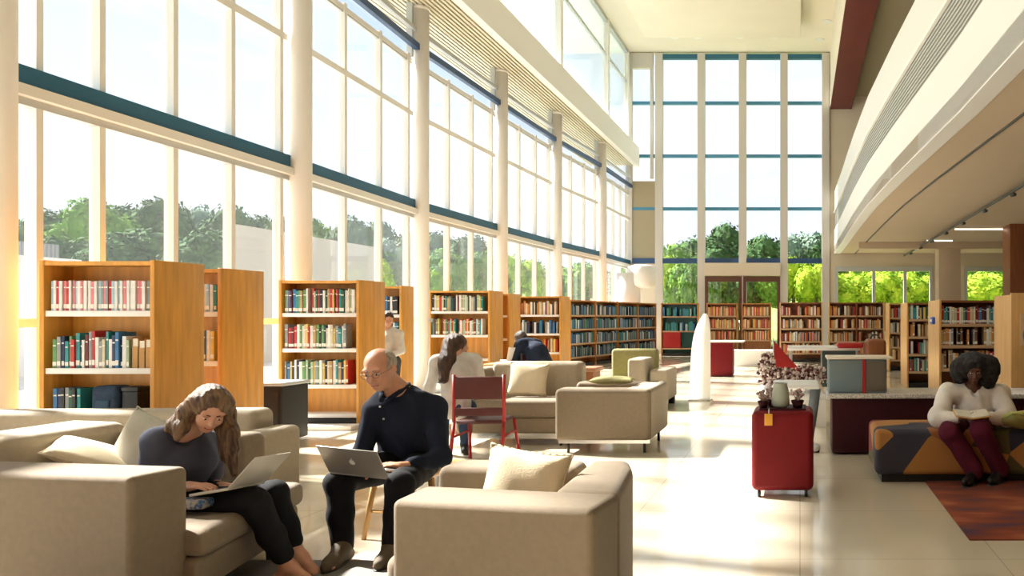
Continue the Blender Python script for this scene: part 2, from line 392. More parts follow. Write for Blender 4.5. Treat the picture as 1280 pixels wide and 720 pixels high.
for n, (a, b) in enumerate([(-3.79, -2.32), (-2.26, -.79)]):
    r = bpy.data.objects.new('door_%d' % (n+1), None); COL.objects.link(r); S(r)
    m = MB(); m.box(a, a+.12, YF-.15, YF, 0, 3.1); m.box(b-.12, b, YF-.15, YF, 0, 3.1); m.box(a+.12, b-.12, YF-.15, YF, 2.88, 3.1); m.box(a+.12, b-.12, YF-.15, YF, 0, .3)
    m.build('door_frame', M['doorwood'], r)
    m = MB(); m.box(a+.12, b-.12, YF-.08, YF-.06, .3, 2.88); m.build('glass', M['glass'], r)
    m = MB(); hx = b-.08 if n == 0 else a+.08; m.cyl((hx, YF-.2, .95), (hx, YF-.2, 1.35), .015); m.build('handle', M['chrome'], r)
# far wall right of the glazing, with low windows
m = MB()
m.box(1.17, 13, YF, YF+.2, 3.5, 12.1); m.box(1.17, 1.4, YF, YF+.2, 0, 3.5); m.box(5.3, 6.56, YF, YF+.2, 0, 3.5); m.box(8.25, 13, YF, YF+.2, 0, 3.5)
m.box(1.4, 5.3, YF, YF+.2, 0, .8); m.box(6.56, 8.25, YF, YF+.2, 0, .8)
S(m.build('wall_far', M['beige_wall']))
for n, (a, b, ms) in enumerate([(1.4, 5.3, [2.95, 4.2]), (6.56, 8.25, [])]):
    r = bpy.data.objects.new('window_%d' % (31+n), None); COL.objects.link(r); S(r)
    m = MB(); m.box(a, b, YF-.06, YF+.08, 3.3, 3.5); m.box(a, a+.12, YF-.06, YF+.08, .8, 3.3); m.box(b-.12, b, YF-.06, YF+.08, .8, 3.3); m.box(a, b, YF-.06, YF+.08, .8, .9)
    for x in ms: m.box(x-.06, x+.06, YF-.06, YF+.08, .9, 3.3)
    m.build('window_frame', M['grey_frame'], r)
    m = MB(); m.box(a+.1, b-.1, YF+.02, YF+.035, .9, 3.3); m.build('glass', M['glass'], r)
m = MB(); m.box(13, 13.2, -6, YF+.2, 0, 10.5); S(m.build('wall_right', M['beige_wall']))
m = MB(); m.box(-7.1, 13, -6.2, -6, 0, 12.3); S(m.build('wall_back', M['wood_d']))
m = MB(); m.box(4.75, 5.5, 27.4, 28.1, 0, 4.02, .01); S(m.build('pillar', M['soffit']))
m = MB(); m.box(5.75, 6.6, 21.9, 22.7, 0, 4.02, .01); S(m.build('pillar', M['wood_d']))

# ------------------------------------------------------------------ outside
def terrain(name, x0, x1, y0, y1, n, f, m):
    xs = np.linspace(x0, x1, n); ys = np.linspace(y0, y1, n)
    vs = [(x, y, f(x, y)) for y in ys for x in xs]; fs = []
    for j in range(n-1):
        for i in range(n-1): a = j*n+i; fs.append((a, a+1, a+n+1, a+n))
    me = bpy.data.meshes.new(name); me.from_pydata(vs, [], fs); me.update()
    for p in me.polygons: p.use_smooth = True
    return S(link(name, me, m))
grass_m = mat('meadow', (.16, .26, .04, 1), .9, col2=(.32, .38, .08, 1), vscale=.15)
def ground_f(x, y):
    d = max(0, -x-28); h = -.25 + 9.0*(1-math.exp(-(d/40)**2))
    d2 = max(0, y-48); return h + 4*(1-math.exp(-(d2/30)**2)) + .25*math.sin(x*.2)*math.cos(y*.17)*(1 if d+d2 > 1 else 0)
terrain('terrain', -170, 90, -70, 190, 90, ground_f, grass_m)
m = MB(); m.box(-26, -7.4, -30, 60, -.3, -.05); S(m.build('terrace_pavement', mat('pale_paving', (.48, .47, .45, 1), .8, var=.05, vscale=2)))
fence_m = stripes(mat('fence_board', (.3, .3, .3, 1), .8), 'Y', 2.2, (.17, .18, .18, 1), (.25, .26, .26, 1))
m = MB(); m.box(-25.2, -25.0, -5, 15, -.05, 3.4); m.box(-25.3, -24.9, -5, 15, 3.4, 3.5); S(m.build('wall_fence', fence_m))
m = MB(); m.box(-25.2, -25.0, 19.5, 27, -.05, 3.9); S(m.build('wall_fence_tall', fence_m))
r = thing('garden_shed', 'low pale outbuilding with flat grey roof beyond the glass wall', 'building', (-21, 19, -.05))
m = MB(); m.box(-1.5, 1.5, -2.2, 2.2, 0, 2.9); m.build('wall', mat('shed_wall', (.62, .60, .60, 1), .8), r)
m = MB(); m.box(-1.7, 1.7, -2.5, 2.5, 2.9, 3.05); m.build('roof', M['grey_frame'], r)
m = MB(); m.box(-18.0, -17.8, 25, 34, -.05, 4.4); S(m.build('wall_outbuilding', mat('outer_wall', (.40, .37, .33, 1), .8)))

def crown(seed, n=3200, leaf=.30, spread=(2.6, 2.6, 2.6)):
    g = np.random.default_rng(seed); blobs = []
    for k in range(13):
        v = g.normal(size=3); v /= np.linalg.norm(v); v[2] = abs(v[2])*.9-.15
        blobs.append((v*np.array(spread)*.55, g.uniform(.32, .5)*spread[0]))
    bi = g.integers(0, len(blobs), n); d = g.normal(size=(n, 3)); d /= np.linalg.norm(d, axis=1)[:, None]
    c = np.array([blobs[i][0] for i in bi]) + d*np.array([blobs[i][1] for i in bi])[:, None]*g.uniform(.75, 1.08, n)[:, None]
    u = g.normal(size=(n, 3)); u -= (u*d).sum(1)[:, None]*d*.6; u /= np.linalg.norm(u, axis=1)[:, None]; v = np.cross(u, d); v /= np.linalg.norm(v, axis=1)[:, None]
    s = leaf*g.uniform(.6, 1.3, n)[:, None]
    V = np.stack([c-u*s, c-v*s*.55, c+u*s, c+v*s*.55], 1).reshape(-1, 3)
    F = [tuple(range(4*i, 4*i+4)) for i in range(n)]
    t = bmesh.new()
    for cc, r in blobs:
        q = bmesh.ops.create_icosphere(t, subdivisions=2, radius=r*.86, matrix=Matrix.Translation(cc))
    cv = [tuple(x.co) for x in t.verts]; cf = [tuple(x.index+4*n for x in f.verts) for f in t.faces]; t.free()
    me = bpy.data.meshes.new('crown'); me.from_pydata([tuple(x) for x in V]+cv, [], F+cf); me.update(); return me
def leaf_mat(name, a, b):
    mt = mat(name, a, .9, spec=.1, col2=b, vscale=1.3, lo=.35, hi=.65)
    return mt
LM = [leaf_mat('dark_leaves', (.035, .085, .03, 1), (.09, .17, .06, 1)), leaf_mat('mid_leaves', (.07, .17, .03, 1), (.17, .30, .05, 1)),
      leaf_mat('bright_leaves', (.17, .32, .02, 1), (.40, .52, .05, 1)), leaf_mat('grey_leaves', (.13, .20, .15, 1), (.24, .33, .24, 1))]
bark = mat('bark', (.12, .09, .06, 1), .9)
CR = [[link('crown', crown(10*a+b, 6500, .17 if a != 2 else .14), LM[a]) for b in range(2)] for a in range(4)]
for q in sum(CR, []): COL.objects.unlink(q)
trunk_me = MB().cyl((0, 0, -3.5), (0, 0, .8), .22, .12, 10).mesh('trunk'); trunk_me.materials.append(bark)
def tree(x, y, ztop, rad, kind, label, group):
    r = thing('tree', label, 'tree', (x, y, ground_f(x, y)), random.uniform(0, 6), group)
    c = bpy.data.objects.new('crown', CR[kind][random.randrange(2)].data); COL.objects.link(c); c.parent = r
    g = ground_f(x, y); H = ztop-g; s = rad/3.4; sz = max(.5, H*.42/3.1); c.scale = (s, s, sz); c.location = (0, 0, H-3.1*sz)
    t = bpy.data.objects.new('trunk', trunk_me); COL.objects.link(t); t.parent = r; t.location = (0, 0, H-3.1*sz); t.scale = (s, s, max(.3, (H-3.1*sz)/3.3))
LG = [(20, 0), (70, 250), (115, 236), (160, 244), (205, 232), (245, 240), (290, 246), (325, 258), (350, 262), (395, 262), (440, 258), (475, 266), (500, 275), (545, 280), (590, 284)]
for i, (px, py) in enumerate(LG):
    if not py: continue
    for k in range(1):
        Y = 34+ (px/600)*26+(5 if i % 2 else 0); q = P(px, py, Y); dk = [0, 0, 1, 0, 0, 3, 0][i % 7]
        tree(q.x, q.y, q.z+.5, 2.9, dk, ['dark green tree in the wooded slope beyond the glass wall', 'leafy mid green tree standing on the wooded slope', '', 'hazy grey green tree at the top of the wooded slope'][dk], 'trees on the slope, '+['dark', 'mid', '', 'hazy'][dk])
for px, py, Y, rd, kd in [(60, 275, 30, 2.2, 0), (140, 268, 31, 2.4, 0), (190, 262, 32, 2.6, 0), (270, 264, 32, 2.6, 0), (345, 285, 30, 1.6, 1), (420, 300, 40, 2.0, 1), (455, 292, 38, 1.8, 2), (560, 290, 42, 2.2, 1), (600, 300, 44, 2.2, 1), (650, 300, 48, 2.5, 2), (700, 318, 52, 3, 1), (735, 312, 52, 3, 1)]:
    q = P(px, py, Y); tree(q.x, q.y, q.z, rd, kd, ['dark rounded tree close behind the grey fence', 'mid green tree on the lawn outside the glass wall', 'bright yellow green tree on the lawn outside'][kd], 'lawn trees, '+['dark', 'mid', 'bright'][kd])
for px, py, Y, rd, kd in [(845, 285, 46, 3.2, 1), (880, 276, 50, 3.4, 0), (905, 262, 54, 3.4, 0), (950, 278, 50, 3.2, 0), (1000, 268, 52, 3.2, 3), (1030, 272, 52, 3, 0), (1085, 300, 52, 3.2, 1), (1150, 300, 58, 3.2, 1), (1230, 300, 50, 3.2, 1), (810, 300, 46, 3, 1)]:
    q = P(px, py, Y); tree(q.x, q.y, q.z, rd, kd, ['dark green tree behind the hedge beyond the far doors', 'mid green tree behind the hedge beyond the far windows', '', 'hazy pale tree rising behind the far windows'][kd], 'trees beyond the far wall, '+['dark', 'mid', '', 'hazy'][kd])
for px, py, Y, rd, kd in [(838, 298, 38, 1.8, 2), (862, 306, 37, 1.8, 1), (895, 312, 38, 2.0, 1), (925, 318, 38, 1.9, 0), (955, 314, 38, 2.0, 1), (992, 300, 38, 1.9, 2), (1020, 308, 37, 1.8, 2), (1060, 322, 38, 2.3, 2), (1105, 318, 38, 2.4, 2), (1145, 322, 38, 2.2, 2), (1190, 322, 38, 2.2, 1), (1230, 320, 38, 2.4, 2), (1270, 320, 38, 2.4, 1)]:
    q = P(px, py, Y); tree(q.x, q.y, q.z, rd, kd, ['dark leafy shrub directly outside the far doors', 'mid green leafy shrub directly outside the far wall', 'bright yellow green shrub directly outside the far wall'][kd], 'shrubs outside the far wall, '+['dark', 'mid', 'bright'][kd])
# ------------------------------------------------------------------ bookcases and books
ONES = ['', 'first', 'second', 'third', 'fourth', 'fifth', 'sixth', 'seventh', 'eighth', 'ninth', 'tenth', 'eleventh', 'twelfth', 'thirteenth', 'fourteenth',
        'fifteenth', 'sixteenth', 'seventeenth', 'eighteenth', 'nineteenth']
TENS = {2: 'twent', 3: 'thirt', 4: 'fort', 5: 'fift', 6: 'sixt', 7: 'sevent', 8: 'eight', 9: 'ninet'}
def ordinal(n):
    if n < 20: return ONES[n]
    t, u = divmod(n, 10); return TENS[t]+('ieth' if u == 0 else 'y-'+ONES[u])
BC = {'white': (.74, .74, .72), 'cream': (.62, .54, .36), 'red': (.48, .03, .03), 'maroon': (.14, .012, .015), 'pink': (.68, .22, .24), 'teal': (.03, .26, .27),
      'dark green': (.02, .10, .05), 'green': (.12, .28, .10), 'pale green': (.36, .48, .32), 'navy': (.02, .035, .10), 'blue': (.04, .17, .38), 'black': (.015, .015, .018),
      'orange': (.62, .24, .05), 'tan': (.45, .28, .12), 'brown': (.16, .07, .03), 'grey': (.27, .29, .30), 'yellow': (.66, .48, .12), 'pale blue': (.35, .50, .58)}
BM = {k: mat('book_'+k.replace(' ', '_'), v+(1,), .5, var=.12, vscale=9) for k, v in BC.items()}
_bk = {}
def book_mesh(col, wide):
    key = (col, wide)
    if key in _bk: return _bk[key]
    W = .03 if not wide else .05
    m = MB(); m.mi = 0                                      # unit book, height 1 scaled later is avoided: real size, small scale changes
    m.box(0, .003, 0, .17, 0, .25); m.box(W-.003, W, 0, .17, 0, .25); m.box(0, W, -.004, .003, 0, .25, .0025, 2)
    m.mi = 1; m.box(.003, W-.003, .003, .165, .004, .246)
    m.mi = 2; m.box(.002, W-.002, -.0055, -.003, .02, .055)
    m.box(.004, W-.004, -.0052, -.003, .19, .20)
    me = m.mesh('book'); [me.materials.append(q) for q in (BM[col], M['page'], M['sticker'])]
    _bk[key] = me; return me
BOOKS = []                                                  # (matrix, width, height, depth, colour, label, group, distance)
PAL = {'kids': ['white']*7+['pink']*3+['pale blue']*2+['red', 'pink', 'teal', 'white', 'grey'],
       'mixed': ['navy', 'white', 'cream', 'green', 'red', 'red', 'tan', 'dark green', 'teal', 'teal', 'pale green', 'maroon', 'blue', 'grey', 'yellow', 'black', 'white'],
       'cool': ['navy', 'blue', 'black', 'grey', 'teal', 'navy', 'white', 'blue', 'dark green', 'black', 'grey'],
       'warm': ['tan', 'orange', 'cream', 'red', 'brown', 'tan', 'white', 'grey', 'maroon', 'orange', 'black', 'cream'],
       'redr': ['red', 'orange', 'tan', 'red', 'yellow', 'brown', 'cream', 'orange'],
       'teal': ['teal', 'dark green', 'blue', 'teal', 'dark green', 'pale blue']}
def fill(Mw, x0, x1, y, z, hmax, pal, rowname, case, group, rnd, gaps=.04, hvar=.25, thin=(.018, .040)):
    x = x0; n = 0; prev = None
    while x < x1-.02:
        wd = rnd.uniform(*thin)
        if x+wd > x1: break
        if rnd.random() < gaps: x += rnd.uniform(.02, .12); continue
        c = rnd.choice(PAL[pal]); c = c if c != prev else rnd.choice(PAL[pal]); prev = c
        h = hmax*(1-hvar*rnd.random()); n += 1
        L = Mw @ Matrix.Translation((x, y+rnd.uniform(0, .02), z))
        p = L.translation
        BOOKS.append((L, wd, h, rnd.uniform(.8, 1.1), c, '%s book, %s from the left, %s shelf of the %s' % (c, ordinal(n), rowname, case), group, (p-Vector((0, 0, EYE))).length))
        x += wd+.0015
    return x
ROWN = ['top', 'second', 'third', 'fourth', 'fifth']
def bookcase(name, label, x, y, rz, W, D, H, zs, wood, shelfm, both=True, thick=.04, base=.1, group='bookcases', modules=1, edge=.05, end=None, lip=.0, back=None):
    r = thing('bookcase', label, 'bookcase', (x, y, 0), rz, group)
    for k in range(modules+1):
        xx = k*(W-thick)/modules
        MB().box(xx, xx+thick, 0, D, 0, H, .004, 2).build('side_panel', end if (end and k in (0, modules)) else wood, r)
    MB().box(thick, W-thick, .005, D-.005, H-.045, H-.01).build('top_panel', wood, r)
    yb = D/2 if both else D-.03
    MB().box(thick, W-thick, yb-.01, yb+.01, base, H-.045).build('back_panel', back or wood, r)
    for z in zs: 
        m = MB(); m.box(thick, W-thick, .012, yb-.01, z-edge, z, .004, 2); m.build('shelf', shelfm, r)
    MB().box(thick, W-thick, .03, D-.03, 0, base).build('plinth', M['black'], r)
    return r, Matrix.Translation((x, y, 0)) @ Matrix.Rotation(rz, 4, 'Z')
R_ = random.Random(3)
GB = 'library books'
# 1 near bookcase
r, Mw = bookcase('', 'tall orange wood double-sided bookcase with white shelves, nearest to the glass wall', -6.6, 6.94, 0, 1.0, .58, 1.95, [1.51, 1.01, .55, .17], M['wood'], M['shelf_w'], group='orange bookcases')
cs = 'bookcase nearest the camera'
fill(Mw, .07, .95, .03, 1.51, .265, 'kids', 'top', cs, GB, R_, 0, .03, (.019, .029))
fill(Mw, .09, .76, .03, 1.01, .33, 'mixed', 'second', cs, GB, R_, .02, .3, (.022, .038))
fill(Mw, .08, .34, .03, .55, .30, 'cool', 'third', cs, GB, R_, .3, .1, (.03, .035))
# cardboard books lying / boxes on it
r = thing('storage_bag', 'dark blue cloth bag on third shelf of the nearest bookcase', 'bag', (-6.6+.5, 7.07, .55))
m = MB(); m.box(-.12, .12, -.07, .13, 0, .30, .05, 5); m.build('bag_body', mat('navy_cloth', (.02, .045, .09, 1), .8, var=.3, vscale=20, bump=.3), r)
m = MB(); m.box(-.06, .06, -.085, -.06, .06, .18, .015, 3); m.build('pocket', mat('navy_cloth2', (.035, .08, .14, 1), .8, bump=.3), r)
r = thing('storage_box', 'black lidded box beside the dark blue cloth bag', 'box', (-6.6+.71, 7.05, .55))
m = MB(); m.box(-.07, .07, -.02, .15, 0, .25, .01); m.build('box_body', M['black'], r); m = MB(); m.box(-.075, .075, -.025, .155, .25, .29, .008); m.build('lid', M['black'], r)
for k, (hh, nm) in enumerate([(.27, 'first'), (.25, 'second'), (.26, 'third')]):
    r = thing('magazine_file', 'tan cardboard magazine file, %s of three right of the books' % nm, 'magazine file', (-6.6+.775+k*.058, 6.975, 1.01), group='magazine files')
    m = MB(); m.box(0, .054, 0, .003, 0, hh*.7); m.box(0, .003, 0, .2, 0, hh); m.box(.051, .054, 0, .2, 0, hh); m.box(0, .054, .197, .2, 0, hh); m.build('case', mat('kraft', (.50, .28, .10, 1), .8, var=.1), r)
    m = MB(); m.box(.006, .048, .004, .19, 0, hh*.95); m.build('papers', M['page'], r)
# 2 bookcase behind it
r, Mw = bookcase('', 'orange wood double-sided bookcase half hidden behind the nearest one, showing its plain end', -6.87, 8.06, 0, 1.04, .64, 1.95, [1.51, 1.01, .55, .17], M['wood'], M['shelf_w'], group='orange bookcases')
cs = 'second bookcase by the glass'
fill(Mw, .62, .99, .03, 1.51, .28, 'kids', 'top', cs, GB, R_, 0, .05, (.025, .04))
fill(Mw, .62, .97, .03, 1.01, .32, 'mixed', 'second', cs, GB, R_, 0, .1, (.025, .04))
# 3 bookcase behind the man
r, Mw = bookcase('', 'orange wood bookcase with rows of books behind the seated man', -6.91, 10.6, 0, 1.05+.02, .66, 1.95, [1.51, 1.04, .56, .17], M['wood'], M['shelf_w'], group='orange bookcases')
cs = 'bookcase behind the man'
fill(Mw, .06, 1.01, .03, 1.51, .33, 'mixed', 'top', cs, GB, R_, .02, .12, (.02, .045))
fill(Mw, .06, .90, .03, 1.04, .33, 'mixed', 'second', cs, GB, R_, .02, .2, (.02, .042))
fill(Mw, .06, .90, .03, .56, .33, 'mixed', 'third', cs, GB, R_, .02, .15, (.02, .042))
# light low platform in front of it
m = MB(); m.box(-7.1, -5.75, 10.25, 10.5, 0, .06, .01); S(m.build('trim_4', M['shelf_w']))
# 4 small unit between columns
r, Mw = bookcase('', 'narrow orange bookcase between two white columns, mostly hidden', -7.25, 13.0, 0, .78, .4, 1.97, [1.5, 1.08, .6], M['wood'], M['shelf_w'], both=False, group='orange bookcases')
cs = 'narrow bookcase between the columns'
fill(Mw, .3, .72, .03, 1.5, .30, 'cool', 'top', cs, GB, R_, .05, .1, (.03, .05)); fill(Mw, .3, .72, .03, 1.08, .30, 'cool', 'second', cs, GB, R_, .05, .1, (.03, .05))
# 5 and its rear twin
r, Mw = bookcase('', 'orange bookcase behind the woman with long hair, white column before it', -7.52, 16.2, 0, 1.24, .72, 2.0, [1.58, 1.10, .62, .2], M['wood'], M['shelf_w'], group='orange bookcases')
cs = 'bookcase behind the long-haired woman'
for k, z in enumerate((1.58, 1.10)): fill(Mw, .06, 1.1, .03, z, .34, 'mixed', ROWN[k], cs, GB, R_, .06, .2, (.02, .045))
r, Mw = bookcase('', 'orange bookcase end standing directly behind another orange bookcase', -7.40, 17.25, 0, 1.13, .7, 1.97, [1.5, 1.0, .5], M['wood'], M['shelf_w'], group='orange bookcases')
# 6
r, Mw = bookcase('', 'orange bookcase behind the hunched reader in dark jacket', -6.78, 19.2, 0, 1.04, .75, 1.97, [1.52, 1.07, .62, .2], M['wood'], M['shelf_w'], group='orange bookcases')
cs = 'bookcase behind the hunched reader'
for k, z in enumerate((1.52, 1.07, .62)): fill(Mw, .05, .98, .03, z, .34, ['warm', 'cool', 'redr'][k], ROWN[k], cs, GB, R_, .05, .25, (.02, .05))
# 7 long run under the windows
AR = math.atan2(6, 1.4)
r, Mw = bookcase('', 'long run of amber wood shelves with dark books under the windows', -6.6, 23.0, AR, 6.16, .36, 1.97, [1.53, 1.12, .70, .30], M['wood_m'], M['shelf_t'], both=False, modules=4, group='amber bookcases')
cs = 'long run under the windows'
for k, z in enumerate((1.53, 1.12, .70, .30)):
    for q in range(4): fill(Mw, .05+q*1.53, 1.5+q*1.53, .03, z, .32, 'cool', ROWN[k], cs, GB, R_, .05, .25, (.025, .06))
# 8 teal shelf
r, Mw = bookcase('', 'teal backed amber shelf with red bin, beside the far doors', -5.25, 30.2, 0, 1.4, .36, 2.0, [1.5, .95, .3], M['wood_m'], M['shelf_t'], both=False, group='amber bookcases', back=mat('teal_back', (.01, .12, .12, 1), .4))
fill(Mw, .05, 1.3, .03, 1.5, .36, 'teal', 'top', 'teal shelf', GB, R_, .3, .3, (.04, .08)); fill(Mw, .05, 1.3, .03, .95, .36, 'teal', 'second', 'teal shelf', GB, R_, .2, .3, (.04, .08))
r = thing('red_bin', 'bright red box on the bottom shelf of the teal shelf', 'box', (-4.85, 30.23, .3)); MB().box(-.33, .33, 0, .25, 0, .62, .02).build('box_body', M['brightred'], r)
# 9 before the far doors
for n, (a, b) in enumerate([(-3.55, -2.38), (-2.22, -1.10)]):
    r, Mw = bookcase('', 'brown shelf of red and orange books before the far doors, %s' % ('by the red cube' if n == 0 else 'the right one of two'), a, 30.4, 0, b-a, .36, 2.0, [1.52, 1.05, .60], M['wood_m'], M['shelf_t'], both=False, group='brown shelves before the doors')
    for k, z in enumerate((1.52, 1.05, .60)): fill(Mw, .05, b-a-.05, .03, z, .36, 'redr', ROWN[k], 'far shelf', GB, R_, .04, .2, (.03, .06))
# 10 the back rows, light uprights
for n, (a, b, lab, md) in enumerate([(-.66, .74, 'light wood bookcase below the right-hand tall windows', 1), (.93, 2.75, 'wider light wood bookcase below the low far windows', 2)]):
    r, Mw = bookcase('', lab, a, 26.0, 0, b-a, .36, 1.95, [1.52, 1.10, .68, .3], M['wood_d'], M['shelf_t'], both=False, modules=md, group='light ended bookcases', end=M['wood_l'])
    for k, z in enumerate((1.52, 1.10, .68, .3)):
        for q in range(md):
            L = (b-a)/md; fill(Mw, .05+q*L, L-.05+q*L, .03, z, .32, 'warm', ROWN[k], lab.split(' bookcase')[0]+' bookcase far back', GB, R_, .04, .25, (.025, .055))
r, Mw = bookcase('', 'narrow light wood bookcase at the end of the aisle of bookcases', 2.42, 21.8, 0, .52, .9, 1.85, [1.45, 1.05, .65, .3], M['wood_l'], M['shelf_t'], both=True, group='light ended bookcases')
for k, z in enumerate((1.45, 1.05, .65, .3)): fill(Mw, .05, .47, .03, z, .3, 'warm', ROWN[k], 'narrow aisle bookcase', GB, R_, .04, .25, (.025, .055))
r, Mw = bookcase('', 'light ended bookcase between the narrow one and the seated woman', 2.20, 16.5, 0, 1.0, 1.0, 1.76, [1.42, 1.06, .70, .34], M['wood_d'], M['shelf_t'], both=True, group='light ended bookcases', end=M['wood_l'])
for k, z in enumerate((1.42, 1.06, .70, .34)): fill(Mw, .05, .6, .03, z, .30, 'mixed' if k != 1 else 'warm', ROWN[k], 'bookcase next to the aisle', GB, R_, .04, .25, (.022, .045))
r, Mw = bookcase('', 'dark bookcase with light end panel right behind the seated woman', 2.26, 13.0, 0, 1.16, 1.1, 1.74, [1.35, 1.0, .62, .25], M['wood_d'], M['shelf_t'], both=True, group='light ended bookcases', end=M['wood_l'])
for k, z in enumerate((1.35, 1.0, .62)): fill(Mw, .05, 1.1, .03, z, .30, ['mixed', 'warm', 'warm'][k], ROWN[k], 'bookcase behind the seated woman', GB, R_, .03, .2, (.02, .045))
# blue sign on the end panel
r = thing('blue_marker', 'small blue marker sign fixed to the light bookcase end', 'sign', (2.24, 13.5, 1.40)); m = MB(); m.box(-.03, .02, -.12, .12, -.06, .06, .015); m.build('marker_plate', mat('marker_blue', (.03, .12, .6, 1), .4), r)
m = MB(); m.box(-.032, -.03, -.08, .08, -.02, .02); m.build('stripe', M['white'], r)
# end panel at the right edge, with a poster
r = thing('bookcase', 'light orange wood bookcase end panel carrying a small poster, at the right edge', 'bookcase', (2.64, 10.0, 0), 0, 'light ended bookcases')
MB().box(0, 1.1, 0, .05, 0, 1.76, .006, 2).build('end_panel', M['wood_l'], r); MB().box(.03, .07, .05, 1.0, 0, 1.74).build('side_panel', M['wood_l'], r); MB().box(.07, 1.1, .05, 1.0, 1.68, 1.72).build('top_panel', M['wood_l'], r)
r = thing('poster', 'small poster of a dark figure in blue on the light wood panel', 'poster', (2.85, 9.985, 1.30))
MB().box(-.10, .12, 0, .012, -.2, .2).build('sheet', mat('poster_paper', (.72, .50, .30, 1), .6), r)
m = MB(); m.ball((-.01, -.003, .10), (.045, .004, .06)); m.ball((.04, -.003, .04), (.05, .004, .05)); m.build('figure_hair', M['black'], r)
m = MB(); m.ball((0, -.002, -.07), (.07, .004, .11)); m.build('figure_dress', M['midblue'], r)

BOOKS.sort(key=lambda b: b[7]/max(b[2], .05) if True else 0)
big = BOOKS[:300]; rest = BOOKS[300:]
seen = set()
for (L, wd, h, dp, c, lab, grp, dist) in big:
    wide = wd > .036
    o = bpy.data.objects.new('book', book_mesh(c, wide)); COL.objects.link(o)
    o.matrix_world = L @ Matrix.Diagonal((wd/(.05 if wide else .03), dp, h/.25, 1)); tag(o, lab, 'book', GB)
m = MB(); cols = sorted(BC); V = []; F = []; MI = []
for (L, wd, h, dp, c, *_z) in rest:
    b = len(V)
    for z in (0, h):
        for (x, y) in ((0, 0), (wd, 0), (wd, .17*dp), (0, .17*dp)): V.append(tuple(L @ Vector((x, y, z))))
    for f in ((0, 1, 5, 4), (1, 2, 6, 5), (2, 3, 7, 6), (3, 0, 4, 7), (4, 5, 6, 7), (3, 2, 1, 0)): F.append(tuple(b+q for q in f)); MI.append(cols.index(c))
me = bpy.data.meshes.new('books'); me.from_pydata(V, [], F); [me.materials.append(BM[c]) for c in cols]; me.polygons.foreach_set('material_index', MI); me.update()
tag(link('distant_books', me), 'rows of small distant books filling the shelves farther back', 'books', kind='stuff')
# ------------------------------------------------------------------ seating
def pillow(name_label, cat, loc, rot, size, m, group=None):
    """soft square cushion: w x h, plump t"""
    w_, h_, t_ = size; n = 17; V = []; F = []
    for side in (1, -1):
        for j in range(n):
            for i in range(n):
                u = -1+2*i/(n-1); v = -1+2*j/(n-1)
                e = (1-u*u)**.45*(1-v*v)**.45
                px = .5*w_*u*(1-.09*(1-v*v)*abs(u)**3); pz = .5*h_*v*(1-.09*(1-u*u)*abs(v)**3)
                V.append((px, side*(t_*.5*e)+.006*math.sin(5*u+3*v)*e, pz+.004*math.sin(7*v-4*u)))
    for s in (0, 1):
        for j in range(n-1):
            for i in range(n-1):
                a = s*n*n+j*n+i; q = (a, a+1, a+n+1, a+n); F.append(q if s else q[::-1])
    me = bpy.data.meshes.new('pillow'); me.from_pydata(V, [], F); me.update()
    b = bmesh.new(); b.from_mesh(me); bmesh.ops.remove_doubles(b, verts=b.verts, dist=1e-4); bmesh.ops.recalc_face_normals(b, faces=b.faces); b.to_mesh(me); b.free()
    for p in me.polygons: p.use_smooth = True
    r = thing('pillow', name_label, cat, loc, 0, group); r.rotation_euler = rot
    link('cover', me, m, r); 
    mm = MB(); pts = []
    for k in range(49):
        a = k/48*4; s_ = int(min(a, 3.999)); f = a-s_; uv = [(-1+2*f, -1), (1, -1+2*f), (1-2*f, 1), (-1, 1-2*f)][s_]
        u, v = uv; pts.append((.5*w_*u*(1-.09*(1-v*v)), 0, .5*h_*v*(1-.09*(1-u*u))))
    mm.tube(pts, .004, 6); mm.build('piping', m, r)
    return r

def part_poly(r, name, poly, z0, z1, m, bev=.05):
    return MB().prism(poly, z0, z1, bev, 5).build(name, m, r, wn=True)

# --- armchair at the bottom left (world metres, faces the aisle)
r = thing('armchair', 'large taupe lounge chair under the woman with the laptop', 'armchair', (0, 0, 0), group='taupe lounge chairs')
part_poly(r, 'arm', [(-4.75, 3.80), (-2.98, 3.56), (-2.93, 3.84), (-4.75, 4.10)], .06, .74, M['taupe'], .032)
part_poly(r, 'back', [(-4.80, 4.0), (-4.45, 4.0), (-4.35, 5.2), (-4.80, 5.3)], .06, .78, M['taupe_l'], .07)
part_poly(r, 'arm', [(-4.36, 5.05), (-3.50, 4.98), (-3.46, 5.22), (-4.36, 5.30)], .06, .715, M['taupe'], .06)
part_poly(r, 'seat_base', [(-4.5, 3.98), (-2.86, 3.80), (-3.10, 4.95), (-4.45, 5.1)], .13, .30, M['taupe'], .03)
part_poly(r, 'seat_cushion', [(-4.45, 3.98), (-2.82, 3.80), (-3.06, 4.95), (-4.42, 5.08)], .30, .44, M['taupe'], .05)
for x, y in ((-2.95, 3.98), (-3.18, 4.8), (-4.6, 4.1), (-4.6, 5.2)): MB().cyl((x, y, 0), (x, y, .14), .02, .028, 14).build('leg', M['leg'], r)
pillow('thin cream cushion leaning flat against the lounge chair back', 'pillow', (-4.18, 4.75, .62), (1.1, .1, -1.0), (.48, .46, .13), M['pillow'])
pillow('pale sage cushion on the lounge chair behind the woman in blue', 'pillow', (-3.98, 4.84, .66), (-.35, .2, -.4), (.46, .42, .15), M['pillow_g'])
